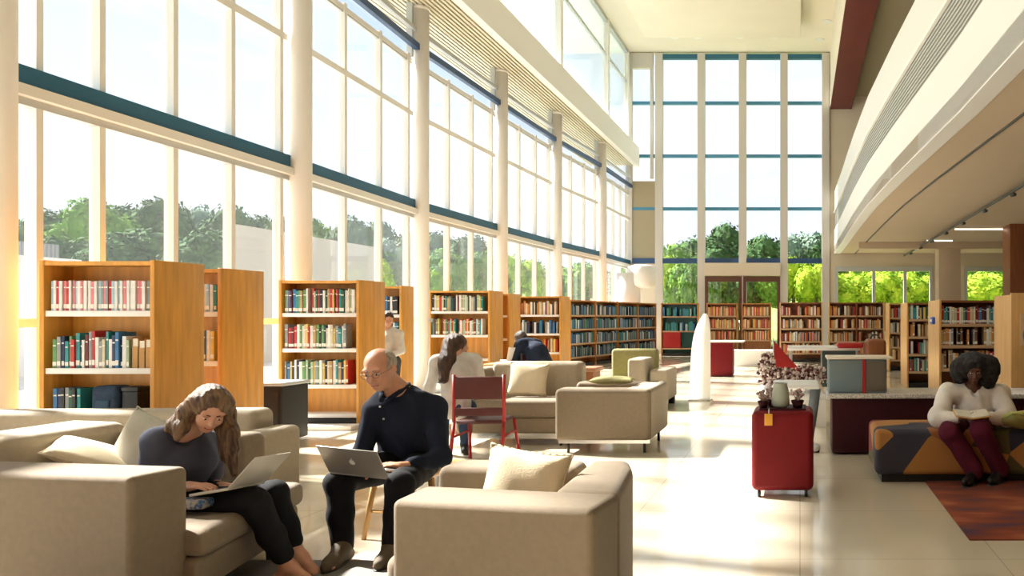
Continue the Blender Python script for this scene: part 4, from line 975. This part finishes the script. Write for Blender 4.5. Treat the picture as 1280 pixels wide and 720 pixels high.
def bounds(pts, m=.2):
    a = np.array([list(p) for p in pts], float); return a.min(0)-m, a.max(0)+m
V3 = lambda p: np.array(list(p), float)
def lerp(a, b, t): return V3(a)*(1-t)+V3(b)*t
def person_body(root, J, head, skin, h=.006, female=False, feet=True, hands=()):
    pts = [p for p in J.values()]
    lo, hi = bounds(pts+[head.c], .22); lo[2] = max(lo[2], -.01)
    F = Field(lo, hi, h)
    head.sculpt(F, J['neck'], female)
    t = .92 if female else 1.0
    F.chain([J['neck'], J['chest'], J['pelvis']], [.060*t, .11*t, .12*t], .05)
    for s_ in 'LR':
        F.chain([J['neck'], J['sh'+s_]], [.055*t, .050*t], .03)
        F.chain([J['sh'+s_], J['el'+s_], J['wr'+s_]], [.048*t, .038*t, .027*t], .02)
        F.chain([J['pelvis'], J['hip'+s_], J['kn'+s_], J['an'+s_]], [.08, .080*t, .055*t, .037*t], .02)
        if feet:
            an = V3(J['an'+s_]); to = V3(J['to'+s_]); dr = to-an; dr[2] = 0; dr /= np.linalg.norm(dr)+1e-9
            heel = an-dr*.045; heel[2] = .030+to[2]-.018; F.chain([an, heel], [.037, .030], .02)
            ball = an+(to-an)*.74; ball[2] = to[2]+.010; F.chain([an-dr*-.01, ball], [.036, .026], .03); F.chain([heel, ball], [.028, .026], .02)
            pr = np.array([-dr[1], dr[0], 0])
            for k in range(5): o = (-.030+.015*k); F.cap(ball+pr*o*.9, to+pr*o-dr*(abs(k-(1 if s_ == 'L' else 3))*.009), .0125, .010, .006)
    for (wr, d, n, sd, cu) in hands: hand(F, wr, d, n, sd, cu, .93 if female else 1.0)
    link('body', F.mesh('body'), skin, root)

def garment(root, name, m, segs, h=.008, fold=.004, freq=45, seed=1, cuts=(), k=.03, flat=()):
    pts = [p for s_ in segs for p in s_[0]]; lo, hi = bounds(pts, .24); lo[2] = max(lo[2], .004)
    F = Field(lo, hi, h)
    for s_ in segs: F.chain(s_[0], s_[1], s_[2] if len(s_) > 2 else k)
    for c, r, R in flat: F.ell(c, r, R, .05)
    if fold: F.folds(fold, freq, seed)
    for c, r in cuts: F.ell(c, r, None, .004, True)
    return link(name, F.mesh(name), m, root)

def shoe(root, an, to, m, sole, high=.05):
    an = V3(an); to = V3(to); dr = to-an; dr[2] = 0; dr /= np.linalg.norm(dr); heel = an-dr*.055; heel[2] = .042; ball = an+(to-an)*.72; ball[2] = .042
    lo, hi = bounds([an, to, heel], .12); lo[2] = max(lo[2], -.02); F = Field(lo, hi, .007)
    F.chain([an+np.array([0, 0, high]), an], [.046, .047], .02); F.chain([an, heel], [.044, .040], .03); F.chain([an, ball, to+dr*.005+np.array([0, 0, .012])], [.044, .041, .030], .03); F.chain([heel, ball], [.036, .040], .02)
    o = link('shoe', F.mesh('shoe'), m, root)
    q = MB(); pr = np.array([-dr[1], dr[0], 0]); poly = []
    for k in range(20):
        a = 2*PI*k/20; c = (heel+to)*.5; L = np.linalg.norm((to-heel)[:2])*.5+.04; v = c+dr*L*math.cos(a)+pr*.046*math.sin(a)*(1+.1*math.cos(a)); poly.append((v[0], v[1]))
    q.prism(poly, 0.003, .020, .004, 2); q.build('sole', sole, o)

def hairmat(name, c1, c2):
    m = mat(name, c1, .45, col2=c2, vscale=9, lo=.35, hi=.65, stretch=(6, 6, .6), bump=.8, bscale=60); return m

cloth = lambda n, c, **k: mat(n, c, .85, var=.08, vscale=14, bump=.2, bscale=260, spec=.2, **k)
bare = lambda: None

def laptop(label, base_c, yaw, open_ang, w_, d_, mt, logo=False, tilt=0.0):
    """base lies at base_c, hinge on local +y side; the lid rises from the hinge"""
    r = thing('laptop', label, 'laptop', base_c, yaw); r.rotation_euler = (tilt, 0, yaw)
    MB().box(-w_/2, w_/2, -d_/2, d_/2, 0, .014, .005, 2).build('base', mt, r)
    MB().box(-w_/2+.02, w_/2-.02, -.01, d_/2-.025, .0142, .0158, .0008, 1).build('keyboard', M['black'], r)
    MB().box(-.05, .05, -d_/2+.012, -.025, .0142, .0152).build('touchpad', M['grey_frame'], r)
    X = Matrix.Translation((0, d_/2, .012)) @ Matrix.Rotation(-open_ang, 4, 'X')
    q = MB(); q.box(-w_/2, w_/2, 0, .007, 0, d_*.96, .003, 2, M=X); ld = q.build('lid', mt, r)
    q = MB(); q.box(-w_/2+.01, w_/2-.01, -.0015, 0, .012, d_*.96-.01, M=X); q.build('screen', M['screen'], ld)
    if logo:
        q = MB(); Y = lambda x, z, rr: q.ball(X @ Vector((x, .0078, z)), (rr, rr, rr), 14, None)
        c = d_*.5; t = bmesh.new(); n = 28; ring = []
        for k in range(n):
            a = 2*PI*k/n; rr = .017*(1-.10*abs(math.sin(a))**8) * (1-.14*max(0, math.cos(a-PI/2))**14) ; x, z = rr*math.cos(a)*.95, rr*math.sin(a)
            if math.hypot(x-.020, z-.003) < .0085: x = .020-.0085*math.cos(math.atan2(z-.003, .020-x)); 
            ring.append((x, z))
        A = [t.verts.new(X @ Vector((x, .0072, c+z))) for x, z in ring]; B = [t.verts.new(X @ Vector((x, .0080, c+z))) for x, z in ring]
        t.faces.new(A); t.faces.new(B[::-1])
        for k in range(n): t.faces.new((A[k], A[(k+1) % n], B[(k+1) % n], B[k]))
        bmesh.ops.recalc_face_normals(t, faces=t.faces); q.add(t)
        q.ball(X @ Vector((.003, .0078, c+.0225)), (.0028, .0008, .006), 10, (X.to_3x3() @ Matrix.Rotation(.6, 3, 'Y')).to_4x4()); q.build('emblem', M['white'], ld)
    return r

# ---------------- man with laptop
man = thing('person', 'seated balding man in a dark navy shirt with a silver laptop on his knees', 'person', (0, 0, 0))
J = dict(neck=P(496, 488, 5.15), chest=P(508, 525, 5.22), pelvis=P(512, 572, 5.32),
         shR=P(470, 512, 5.12), shL=P(543, 510, 5.24), elR=P(452, 568, 5.06), elL=P(551, 572, 5.08), wrR=P(466, 590, 4.98), wrL=P(507, 583, 4.88),
         hipR=P(492, 580, 5.22), hipL=P(528, 580, 5.26), knR=P(424, 603, 4.78), knL=P(500, 606, 4.72), anR=P(428, 682, 4.72), anL=P(490, 684, 4.74),
         toR=P(408, 709, 4.52), toL=P(474, 706, 4.56))
for k_ in ('toR', 'toL'): J[k_].z = .03
for k_ in ('anR', 'anL'): J[k_].z = .10
hd = Head(P(475, 462, 5.04), (-.05, -.93, -.36), (-.12, -.1, 1), 1.10)
person_body(man, J, hd, M['skin'], .0058, hands=[(J['wrL'], P(478, 579, 4.80)-J['wrL'], (0, .2, -1), 1, .35), (J['wrR'], P(478, 588, 4.82)-J['wrR'], (0, .1, -1), -1, .35)])
hd.face_parts(man, (M['lip'], M['skin']), mat('grey_brow', (.30, .26, .22, 1), .8), M['eye'])
# hair: a fringe round the sides and back
F = Field(*bounds([hd.c], .16), .005); F.ell(hd.p(0, -.022, .030), hd.r(.083, .096, .082), hd.R, 0)
F.ell(hd.p(0, .075, .075), hd.r(.088, .105, .090), hd.R, .01, True); F.ell(hd.p(0, .10, -.03), hd.r(.090, .11, .09), hd.R, .01, True); F.ell(hd.p(0, -.02, -.10), hd.r(.12, .11, .055), hd.R, .01, True)
for x in (-1, 1): F.ell(hd.p(x*.08, .0, -.01), hd.r(.03, .022, .032), hd.R, .006, True)
link('hair', F.mesh('hair'), hairmat('greying_hair', (.22, .16, .10, 1), (.48, .42, .34, 1)), man)
navy = cloth('navy_shirt', (.012, .017, .032, 1))
el = lambda a, b, t: lerp(a, b, t)
up_ = np.array([0, 0, 1.])
garment(man, 'shirt', navy, [
    ([el(J['neck'], J['chest'], .35), J['chest'], el(J['chest'], J['pelvis'], .5), J['pelvis']], [.10, .150, .150, .158], .06),
    ([V3(J['shR'])+[.02, 0, 0], V3(J['chest'])+[-.06, 0, 0], V3(J['pelvis'])+[-.05, 0, 0]], [.075, .125, .12], .06),
    ([V3(J['shL'])+[-.02, 0, 0], V3(J['chest'])+[.06, 0, 0], V3(J['pelvis'])+[.05, 0, 0]], [.075, .125, .12], .06),
    ([el(J['neck'], J['shR'], .3), J['shR'], J['elR'], el(J['elR'], J['wrR'], .85)], [.070, .072, .056, .040], .03),
    ([el(J['neck'], J['shL'], .3), J['shL'], J['elL'], el(J['elL'], J['wrL'], .85)], [.070, .074, .058, .042], .03)], .0075, .0065, 46, 3,
    cuts=[(V3(J['neck'])+[-.02, -.085, .035], (.045, .06, .075)), (V3(J['neck'])+[-.035, -.035, .095], (.060, .062, .055))])
q = MB(); nk = V3(J['neck'])                                                             # collar and placket
for x in (-1, 1): q.tube([Vector(nk+[x*.052, .05, .035]), Vector(nk+[x*.066, -.01, .022]), Vector(nk+[x*.050-.01, -.075, -.012]), Vector(nk+[x*.014-.02, -.120, -.055])], .015, 8)
q.build('collar', navy, man)
q = MB()
for t_ in (.0, .25, .5, .75): p = el(nk+[-.035, -.14, -.09], V3(J['pelvis'])+[-.02, -.165, .05], t_); q.ball(p, (.007, .004, .007), 10)
q.build('buttons', M['grey_frame'], man)
blk = cloth('black_trousers', (.007, .007, .009, 1))
garment(man, 'trousers', blk, [([J['pelvis'], J['hipR'], J['knR'], el(J['knR'], J['anR'], .5), el(J['knR'], J['anR'], 1.0)], [.13, .108, .078, .066, .060], .03),
    ([J['pelvis'], J['hipL'], J['knL'], el(J['knL'], J['anL'], .5), el(J['knL'], J['anL'], 1.0)], [.13, .108, .078, .066, .060], .03)], .0075, .0045, 38, 5)
bs = mat('suede_brown', (.10, .075, .045, 1), .8)
for s_ in 'RL': shoe(man, J['an'+s_], J['to'+s_], bs, M['black'], .015)
gl = MB()                                                                                 # glasses
for x in (-1, 1):
    c = [Vector(hd.p(x*.032+.020*math.cos(a), .101, .004+.014*math.sin(a))) for a in [k*PI/6 for k in range(13)]]; gl.tube(c, .0016, 6)
    gl.tube([Vector(hd.p(x*.052, .100, .008)), Vector(hd.p(x*.078, .06, .010)), Vector(hd.p(x*.080, -.01, .006))], .0016, 6)
gl.tube([Vector(hd.p(-.012, .102, .008)), Vector(hd.p(.012, .102, .008))], .0016, 6); gl.build('glasses', M['dark_grey'], man)
def lid_laptop(label, B1, B2, T1, depth_dir, mt, logo):
    """lid bottom edge B1-B2, top corner T1 over B1; base runs along depth_dir from the hinge"""
    B1, B2, T1 = Vector(B1), Vector(B2), Vector(T1); x = (B2-B1); w_ = x.length; x.normalize(); u = T1-B1; u = u-x*u.dot(x); L = u.length; u.normalize()
    n = x.cross(u); d = Vector(depth_dir); d = (d-x*d.dot(x)).normalized()
    if n.dot(d) > 0: n = -n                                                                # n: outer side of the lid
    r = thing('laptop', label, 'laptop', (B1+B2)/2)
    def Mx(a, b, c, o): return Matrix([[a.x, b.x, c.x, o.x], [a.y, b.y, c.y, o.y], [a.z, b.z, c.z, o.z], [0, 0, 0, 1]])
    X = Mx(x, n, u, Vector((0, 0, 0))); U = x.cross(d); U = U if U.z > 0 else -U; Bm = Mx(x, d, U, Vector((0, 0, 0)))
    MB().box(-w_/2, w_/2, 0, L*.98, -.014, 0, .004, 2, M=Bm).build('base', mt, r)
    MB().box(-w_/2+.02, w_/2-.02, .02, L*.5, 0, .0015, M=Bm).build('keyboard', M['black'], r)
    MB().box(-.045, .045, L*.58, L*.92, 0, .001, M=Bm).build('touchpad', M['grey_frame'], r)
    ld = MB().box(-w_/2, w_/2, 0, .007, 0, L, .003, 2, M=X).build('lid', mt, r)
    MB().box(-w_/2+.01, w_/2-.01, -.0015, 0, .012, L-.01, M=X).build('screen', M['screen'], ld)
    if logo:
        t = bmesh.new(); n_ = 30; c = L*.5; A = []; B = []
        for k in range(n_):
            a = 2*PI*k/n_; rr = .019*(1-.12*max(0, math.sin(a))**16-.06*max(0, -math.sin(a))**16); px_, pz_ = rr*math.cos(a)*.92, rr*math.sin(a)
            if px_ > .010 and abs(pz_-.003) < .008: px_ -= .006*(1-abs(pz_-.003)/.008)
            A.append(t.verts.new(X @ Vector((px_, .0072, c+pz_)))); B.append(t.verts.new(X @ Vector((px_, .0082, c+pz_))))
        t.faces.new(A); t.faces.new(B[::-1])
        for k in range(n_): t.faces.new((A[k], A[(k+1) % n_], B[(k+1) % n_], B[k]))
        bmesh.ops.recalc_face_normals(t, faces=t.faces); q = MB(); q.add(t)
        q.ball(X @ Vector((.003, .0078, c+.026)), (.003, .0008, .007), 10, (X.to_3x3() @ Matrix.Rotation(.6, 3, 'Y')).to_4x4()); q.build('emblem', M['white'], ld)
    return r
lid_laptop('open silver laptop on the lap of the man in navy, back of lid showing', P(412, 589, 4.72), P(486, 597, 4.66), P(402, 557, 4.60), (.02, .98, .02), M['silver'], True)

# ---------------- woman with laptop
wom = thing('person', 'seated woman with long brown hair in a grey blue top, barefoot, typing on her lap', 'person', (0, 0, 0))
J = dict(neck=P(232, 541, 4.32), chest=P(228, 575, 4.34), pelvis=P(217, 618, 4.36),
         shR=P(197, 552, 4.20), shL=P(262, 556, 4.50), elR=P(186, 612, 4.20), elL=P(266, 606, 4.56), wrR=P(236, 608, 4.16), wrL=P(276, 608, 4.44),
         hipR=P(226, 631, 4.26), hipL=P(234, 624, 4.46), knR=P(318, 627, 4.20), knL=P(342, 617, 4.44), anR=P(360, 690, 4.36), anL=P(374, 684, 4.50),
         toR=P(388, 716, 4.38), toL=P(398, 712, 4.50))
for k_ in ('toR', 'toL'): J[k_].z = .018
J['anR'].z = .09; J['anL'].z = .10
hw = Head(P(262, 512, 4.26), (.62, -.62, -.62), (.28, -.05, 1), .98)
person_body(wom, J, hw, M['skin_w'], .0055, True, hands=[(J['wrR'], P(272, 606, 4.14)-J['wrR'], (0, .1, -1), 1, .35), (J['wrL'], P(296, 606, 4.38)-J['wrL'], (0, .1, -1), -1, .35)])
hw.face_parts(wom, (M['lip'], M['skin_w']), mat('brown_brow', (.10, .05, .03, 1), .8), M['eye'], True, True)
hm = hairmat('long_brown_hair', (.065, .030, .015, 1), (.28, .165, .08, 1))
F = Field(*bounds([hw.c, V3(J['chest'])], .30), .006); F.ell(hw.p(0, -.022, .036), hw.r(.092, .106, .096), hw.R, 0)
F.ell(hw.p(0, .105, -.035), hw.r(.056, .085, .088), hw.R, .012, True)
for x, e_, r0 in ((1, P(222, 548, 4.16), .035), (1, P(208, 541, 4.20), .032), (-1, P(291, 560, 4.30), .042), (-1, P(293, 592, 4.30), .036)):
    a = hw.p(x*.070, -.02, .03); b = hw.p(x*.086, -.03, -.04); F.chain([a, b, lerp(b, e_, .6), e_], [.035, r0, r0*.95, r0*.5], .03)
F.chain([hw.p(0, -.09, .03), hw.p(.02, -.10, -.08), P(250, 552, 4.44)], [.05, .055, .03], .03); F.chain([hw.p(-.06, -.04, -.02), hw.p(-.10, -.02, -.11), P(284, 572, 4.36)], [.04, .045, .03], .03); F.ell(hw.p(.008, .130, -.022), hw.r(.064, .110, .108), hw.R, .012, True)
g = np.random.default_rng(5); X_, Y_, Z_ = np.meshgrid(*F.ax, indexing='ij'); F.F += (.0032*np.sin(210*X_+60*Z_+2*np.sin(25*Z_))*np.sin(190*Y_-30*Z_)).astype(np.float32)
link('hair', F.mesh('hair'), hm, wom)
top = cloth('grey_blue_top', (.085, .095, .14, 1))
garment(wom, 'top', top, [([el(J['neck'], J['chest'], .45), J['chest'], el(J['chest'], J['pelvis'], .5), J['pelvis']], [.10, .132, .118, .135], .05),
    ([V3(J['shR'])+[.02, .02, 0], V3(J['chest'])+[-.03, -.06, 0], V3(J['pelvis'])+[-.02, -.05, 0]], [.065, .095, .10], .05), ([V3(J['shL'])+[-.02, -.02, 0], V3(J['chest'])+[.03, .06, 0]], [.065, .095], .05),
    ([el(J['neck'], J['shR'], .4), J['shR'], el(J['shR'], J['elR'], .72)], [.062, .070, .062], .03), ([el(J['neck'], J['shL'], .4), J['shL'], el(J['shL'], J['elL'], .7)], [.062, .068, .060], .03)], .0075, .004, 45, 9,
    cuts=[(V3(J['neck'])+[.03, -.04, .035], (.085, .085, .07)), (V3(J['neck'])+[.06, -.08, -.01], (.05, .05, .05))])
pt = cloth('charcoal_trousers', (.011, .012, .014, 1))
garment(wom, 'trousers', pt, [([J['pelvis'], J['hipR'], J['knR'], el(J['knR'], J['anR'], .5), el(J['knR'], J['anR'], .8)], [.12, .100, .070, .062, .055], .03),
    ([J['pelvis'], J['hipL'], J['knL'], el(J['knL'], J['anL'], .5), el(J['knL'], J['anL'], .72)], [.12, .100, .070, .060, .052], .03)], .0075, .004, 38, 11)
lid_laptop('open pale laptop on the knees of the woman with brown hair', P(284, 610, 4.08), P(331, 601, 4.36), P(308, 573, 4.03), (-1, -.05, -.16), M['laptop_l'], False)
r = thing('patterned_pouch', 'small dark and blue patterned pouch on the lap of the brown-haired woman', 'pouch', P(236, 628, 4.10), .1)
MB().box(-.13, .10, -.05, .05, -.03, .02, .018, 4).build('pouch_body', mat('blue_pattern', (.03, .10, .25, 1), .6, col2=(.35, .32, .28, 1), vscale=45, lo=.45, hi=.55), r)

# ---------------- woman on the bench, right
w3 = thing('person', 'seated woman with wide dark hair in a cream sweater and maroon trousers, reading', 'person', (0, 0, 0))
J = dict(neck=P(1216, 487, 7.22), chest=P(1216, 505, 7.26), pelvis=P(1212, 527, 7.38),
         shR=P(1185, 492, 7.2), shL=P(1249, 492, 7.25), elR=P(1172, 522, 7.08), elL=P(1260, 522, 7.1), wrR=P(1200, 523, 6.92), wrL=P(1232, 522, 6.94),
         hipR=P(1200, 531, 7.30), hipL=P(1228, 531, 7.3), knR=P(1187, 540, 6.92), knL=P(1226, 536, 6.84), anR=P(1218, 594, 6.94), anL=P(1250, 594, 7.0),
         toR=P(1206, 606, 6.78), toL=P(1238, 606, 6.84))
for k_ in ('toR', 'toL'): J[k_].z = .045
for k_ in ('anR', 'anL'): J[k_].z = .12
h3 = Head(P(1217, 462, 7.12), (-.05, -.92, -.38), (0, 0, 1), 1.02)
person_body(w3, J, h3, M['skin_d'], .0068, True, hands=[(J['wrR'], (.8, -.5, .1), (0, .3, 1), -1, .7), (J['wrL'], (-.8, -.5, .1), (0, .3, 1), 1, .7)])
h3.face_parts(w3, (mat('dark_lip', (.16, .04, .035, 1), .4), M['skin_d']), M['black'], M['eye'])
F = Field(*bounds([h3.c], .34), .009)
F.ell(h3.p(0, -.03, .045), h3.r(.115, .115, .105), h3.R, 0); F.ell(h3.p(.10, -.04, -.01), h3.r(.10, .09, .11), h3.R, .04); F.ell(h3.p(-.12, -.04, -.02), h3.r(.12, .09, .14), h3.R, .04)
F.ell(h3.p(-.13, -.04, -.12), h3.r(.08, .07, .09), h3.R, .04); F.ell(h3.p(.10, -.05, -.09), h3.r(.07, .07, .07), h3.R, .04); F.folds(.006, 110, 4, 1); F.ell(h3.p(0, .11, -.03), h3.r(.060, .11, .085), h3.R, .012, True)
link('hair', F.mesh('hair'), mat('black_curls', (.012, .009, .008, 1), .8, bump=1, bscale=60), w3)
cr_m = cloth('cream_sweater', (.80, .76, .70, 1))
garment(w3, 'sweater', cr_m, [([el(J['neck'], J['chest'], .5), J['chest'], J['pelvis']], [.11, .160, .165], .06),
    ([el(J['neck'], J['shR'], .4), J['shR'], J['elR'], el(J['elR'], J['wrR'], .8)], [.075, .088, .080, .055], .04), ([el(J['neck'], J['shL'], .4), J['shL'], J['elL'], el(J['elL'], J['wrL'], .8)], [.075, .088, .080, .055], .04)], .009, .006, 38, 21,
    cuts=[(V3(J['neck'])+[0, -.03, .05], (.075, .08, .06)), (V3(J['neck'])+[0, -.12, -.0], (.045, .06, .06))])
mr = cloth('maroon_trousers', (.10, .012, .028, 1))
garment(w3, 'trousers', mr, [([J['pelvis'], J['hipR'], J['knR'], el(J['knR'], J['anR'], .5), el(J['knR'], J['anR'], .98)], [.14, .115, .088, .078, .085], .03),
    ([J['pelvis'], J['hipL'], J['knL'], el(J['knL'], J['anL'], .5), el(J['knL'], J['anL'], .98)], [.14, .115, .088, .078, .085], .03)], .009, .006, 34, 23)
for s_ in 'RL': shoe(w3, J['an'+s_], J['to'+s_], M['black'], M['dark_grey'], .02)
r = thing('open_book', 'open yellow-orange book in the hands of the woman in the cream sweater', 'book', P(1214, 519, 6.84), 0); r.rotation_euler = (.22, 0, 0)
q = MB(); q.box(-.15, 0, -.09, .09, -.006, 0, M=Matrix.Rotation(.15, 4, 'Y')); q.box(0, .15, -.09, .09, -.006, 0, M=Matrix.Rotation(-.15, 4, 'Y')); q.build('cover', mat('orange_cover', (.70, .38, .05, 1), .5), r)
q = MB(); q.box(-.14, 0, -.085, .085, 0, .01, M=Matrix.Rotation(.15, 4, 'Y')); q.box(0, .14, -.085, .085, 0, .01, M=Matrix.Rotation(-.15, 4, 'Y')); q.build('pages', M['page'], r)
pillow('flat yellow-green cushion on the bench beside the woman in the cream sweater', 'pillow', (1.98, 6.98, .56), (1.25, .1, .25), (.48, .36, .14), mat('lime_fabric', (.42, .42, .12, 1), .85, bump=.2, bscale=200))

# ---------------- smaller figures in the middle distance
def far_person(label, J, hc, fwd, topm, legm, hairm, hair_end=None, skin=M['skin_w'], h=.011, up=(0, 0, 1), shoes=True, bulky=1.0, reach=()):
    r = thing('person', label, 'person', (0, 0, 0)); hh = Head(hc, fwd, up, 1.0); person_body(r, J, hh, skin, h, True, hands=reach)
    F = Field(*bounds([hh.c]+([hair_end] if hair_end is not None else []), .2), .009); F.ell(hh.p(0, -.024, .036), hh.r(.092, .106, .096), hh.R, 0)
    F.ell(hh.p(0, .11, -.035), hh.r(.062, .095, .09), hh.R, .012, True)
    if hair_end is not None:
        a = hh.p(0, -.07, .02); F.chain([a, lerp(a, hair_end, .5), hair_end], [.085, .085, .045], .04)
    F.folds(.003, 120, 8, .3); link('hair', F.mesh('hair'), hairm, r)
    b = bulky
    garment(r, 'shirt', topm, [([el(J['neck'], J['chest'], .3), J['chest'], J['pelvis']], [.09*b, .140*b, .145*b], .06),
        ([el(J['neck'], J['shR'], .3), J['shR'], J['elR'], el(J['elR'], J['wrR'], .8)], [.066*b, .070*b, .055*b, .042*b], .03), ([el(J['neck'], J['shL'], .3), J['shL'], J['elL'], el(J['elL'], J['wrL'], .8)], [.066*b, .070*b, .055*b, .042*b], .03)], .011, .005, 40, 31)
    garment(r, 'trousers', legm, [([J['pelvis'], J['hip'+s_], J['kn'+s_], el(J['kn'+s_], J['an'+s_], .95)], [.13, .10, .075, .055], .03) for s_ in 'RL'], .011, .005, 40, 33)
    if shoes:
        for s_ in 'RL': shoe(r, J['an'+s_], J['to'+s_], M['black'], M['dark_grey'], .02)
    return r
def sit(x, y, yaw, lean=.08, seat=.46, H=1.0):
    c, s_ = math.cos(yaw), math.sin(yaw); T = lambda fx, fy, z: Vector((x+fx*c-fy*s_, y+fx*s_+fy*c, z))       # fx right, fy forward
    return dict(pelvis=T(0, 0, seat+.10), chest=T(0, lean*.7, seat+.42*H), neck=T(0, lean*1.3, seat+.60*H), shR=T(.17, lean*1.2, seat+.55*H), shL=T(-.17, lean*1.2, seat+.55*H),
        elR=T(.24, .10+lean, seat+.28), elL=T(-.24, .10+lean, seat+.28), wrR=T(.12, .34+lean, seat+.26), wrL=T(-.12, .34+lean, seat+.26), hipR=T(.09, .06, seat+.07), hipL=T(-.09, .06, seat+.07),
        knR=T(.11, .46, seat+.05), knL=T(-.11, .46, seat+.05), anR=T(.11, .44, .11), anL=T(-.11, .44, .11), toR=T(.12, .60, .045), toL=T(-.12, .60, .045)), T
Jx, T = sit(-3.46, 8.05, .45, .0)
far_person('woman with long dark hair in a white shirt, seated with her back to the camera', Jx, T(.02, .06, 1.16), V3(T(.9, .35, 1.1))-V3(T(0, 0, 1.16)), cloth('white_shirt', (.62, .60, .56, 1)), cloth('blue_jeans', (.045, .075, .13, 1)),
           hairmat('dark_long_hair', (.030, .014, .008, 1), (.09, .04, .02, 1)), V3(T(-.12, -.12, .84)))
Jx, T = sit(-3.98, 12.45, 1.1, .28)
far_person('hunched reader in a dark navy jacket behind the two-seat sofa', Jx, T(0, .50, 1.10), V3(T(0, 1, .5))-V3(T(0, 0, 1.16)), cloth('navy_jacket', (.018, .028, .055, 1)), cloth('dark_jeans', (.02, .025, .04, 1)),
           hairmat('dark_grey_hair', (.05, .04, .03, 1), (.14, .11, .09, 1)), None, bulky=1.35)
x, y = -6.28, 12.2
Jx = dict(pelvis=(x, y, .82), chest=(x, y, 1.08), neck=(x, y, 1.26), shR=(x-.16, y, 1.20), shL=(x+.16, y, 1.20), elR=(x-.2, y-.02, .95), elL=(x+.2, y-.02, .95), wrR=(x-.14, y-.2, .86), wrL=(x+.14, y-.2, .86),
     hipR=(x-.08, y, .78), hipL=(x+.08, y, .78), knR=(x-.09, y-.02, .44), knL=(x+.09, y-.02, .44), anR=(x-.09, y, .10), anL=(x+.09, y, .10), toR=(x-.11, y-.16, .045), toL=(x+.11, y-.16, .045))
Jx = {k: Vector(v) for k, v in Jx.items()}
far_person('dark-haired person in a white shirt standing half hidden behind the bookcase', Jx, (x, y-.02, 1.42), (.7, -.6, -.1), cloth('white_tee', (.66, .66, .64, 1)), cloth('grey_trousers', (.08, .08, .09, 1)), hairmat('dark_hair', (.03, .015, .01, 1), (.08, .04, .02, 1)), V3((x-.03, y+.03, 1.25)))
r = lid_laptop('white laptop open before the hunched reader', P(633, 451, 12.3), P(654, 451, 12.5), P(633, 434, 12.25), (.1, 1, 0), M['white'], False)
r = thing('reading_table', 'small table under the white laptop, mostly hidden by the sofa', 'table', (-4.55, 12.35, 0))
MB().box(-.3, .35, -.1, .5, .70, .74, .01).build('table_top', M['wood_l'], r)
for xx in (-.26, .3):
    for yy in (-.06, .46): MB().cyl((xx, yy, 0), (xx, yy, .7), .02).build('leg', M['leg'], r)
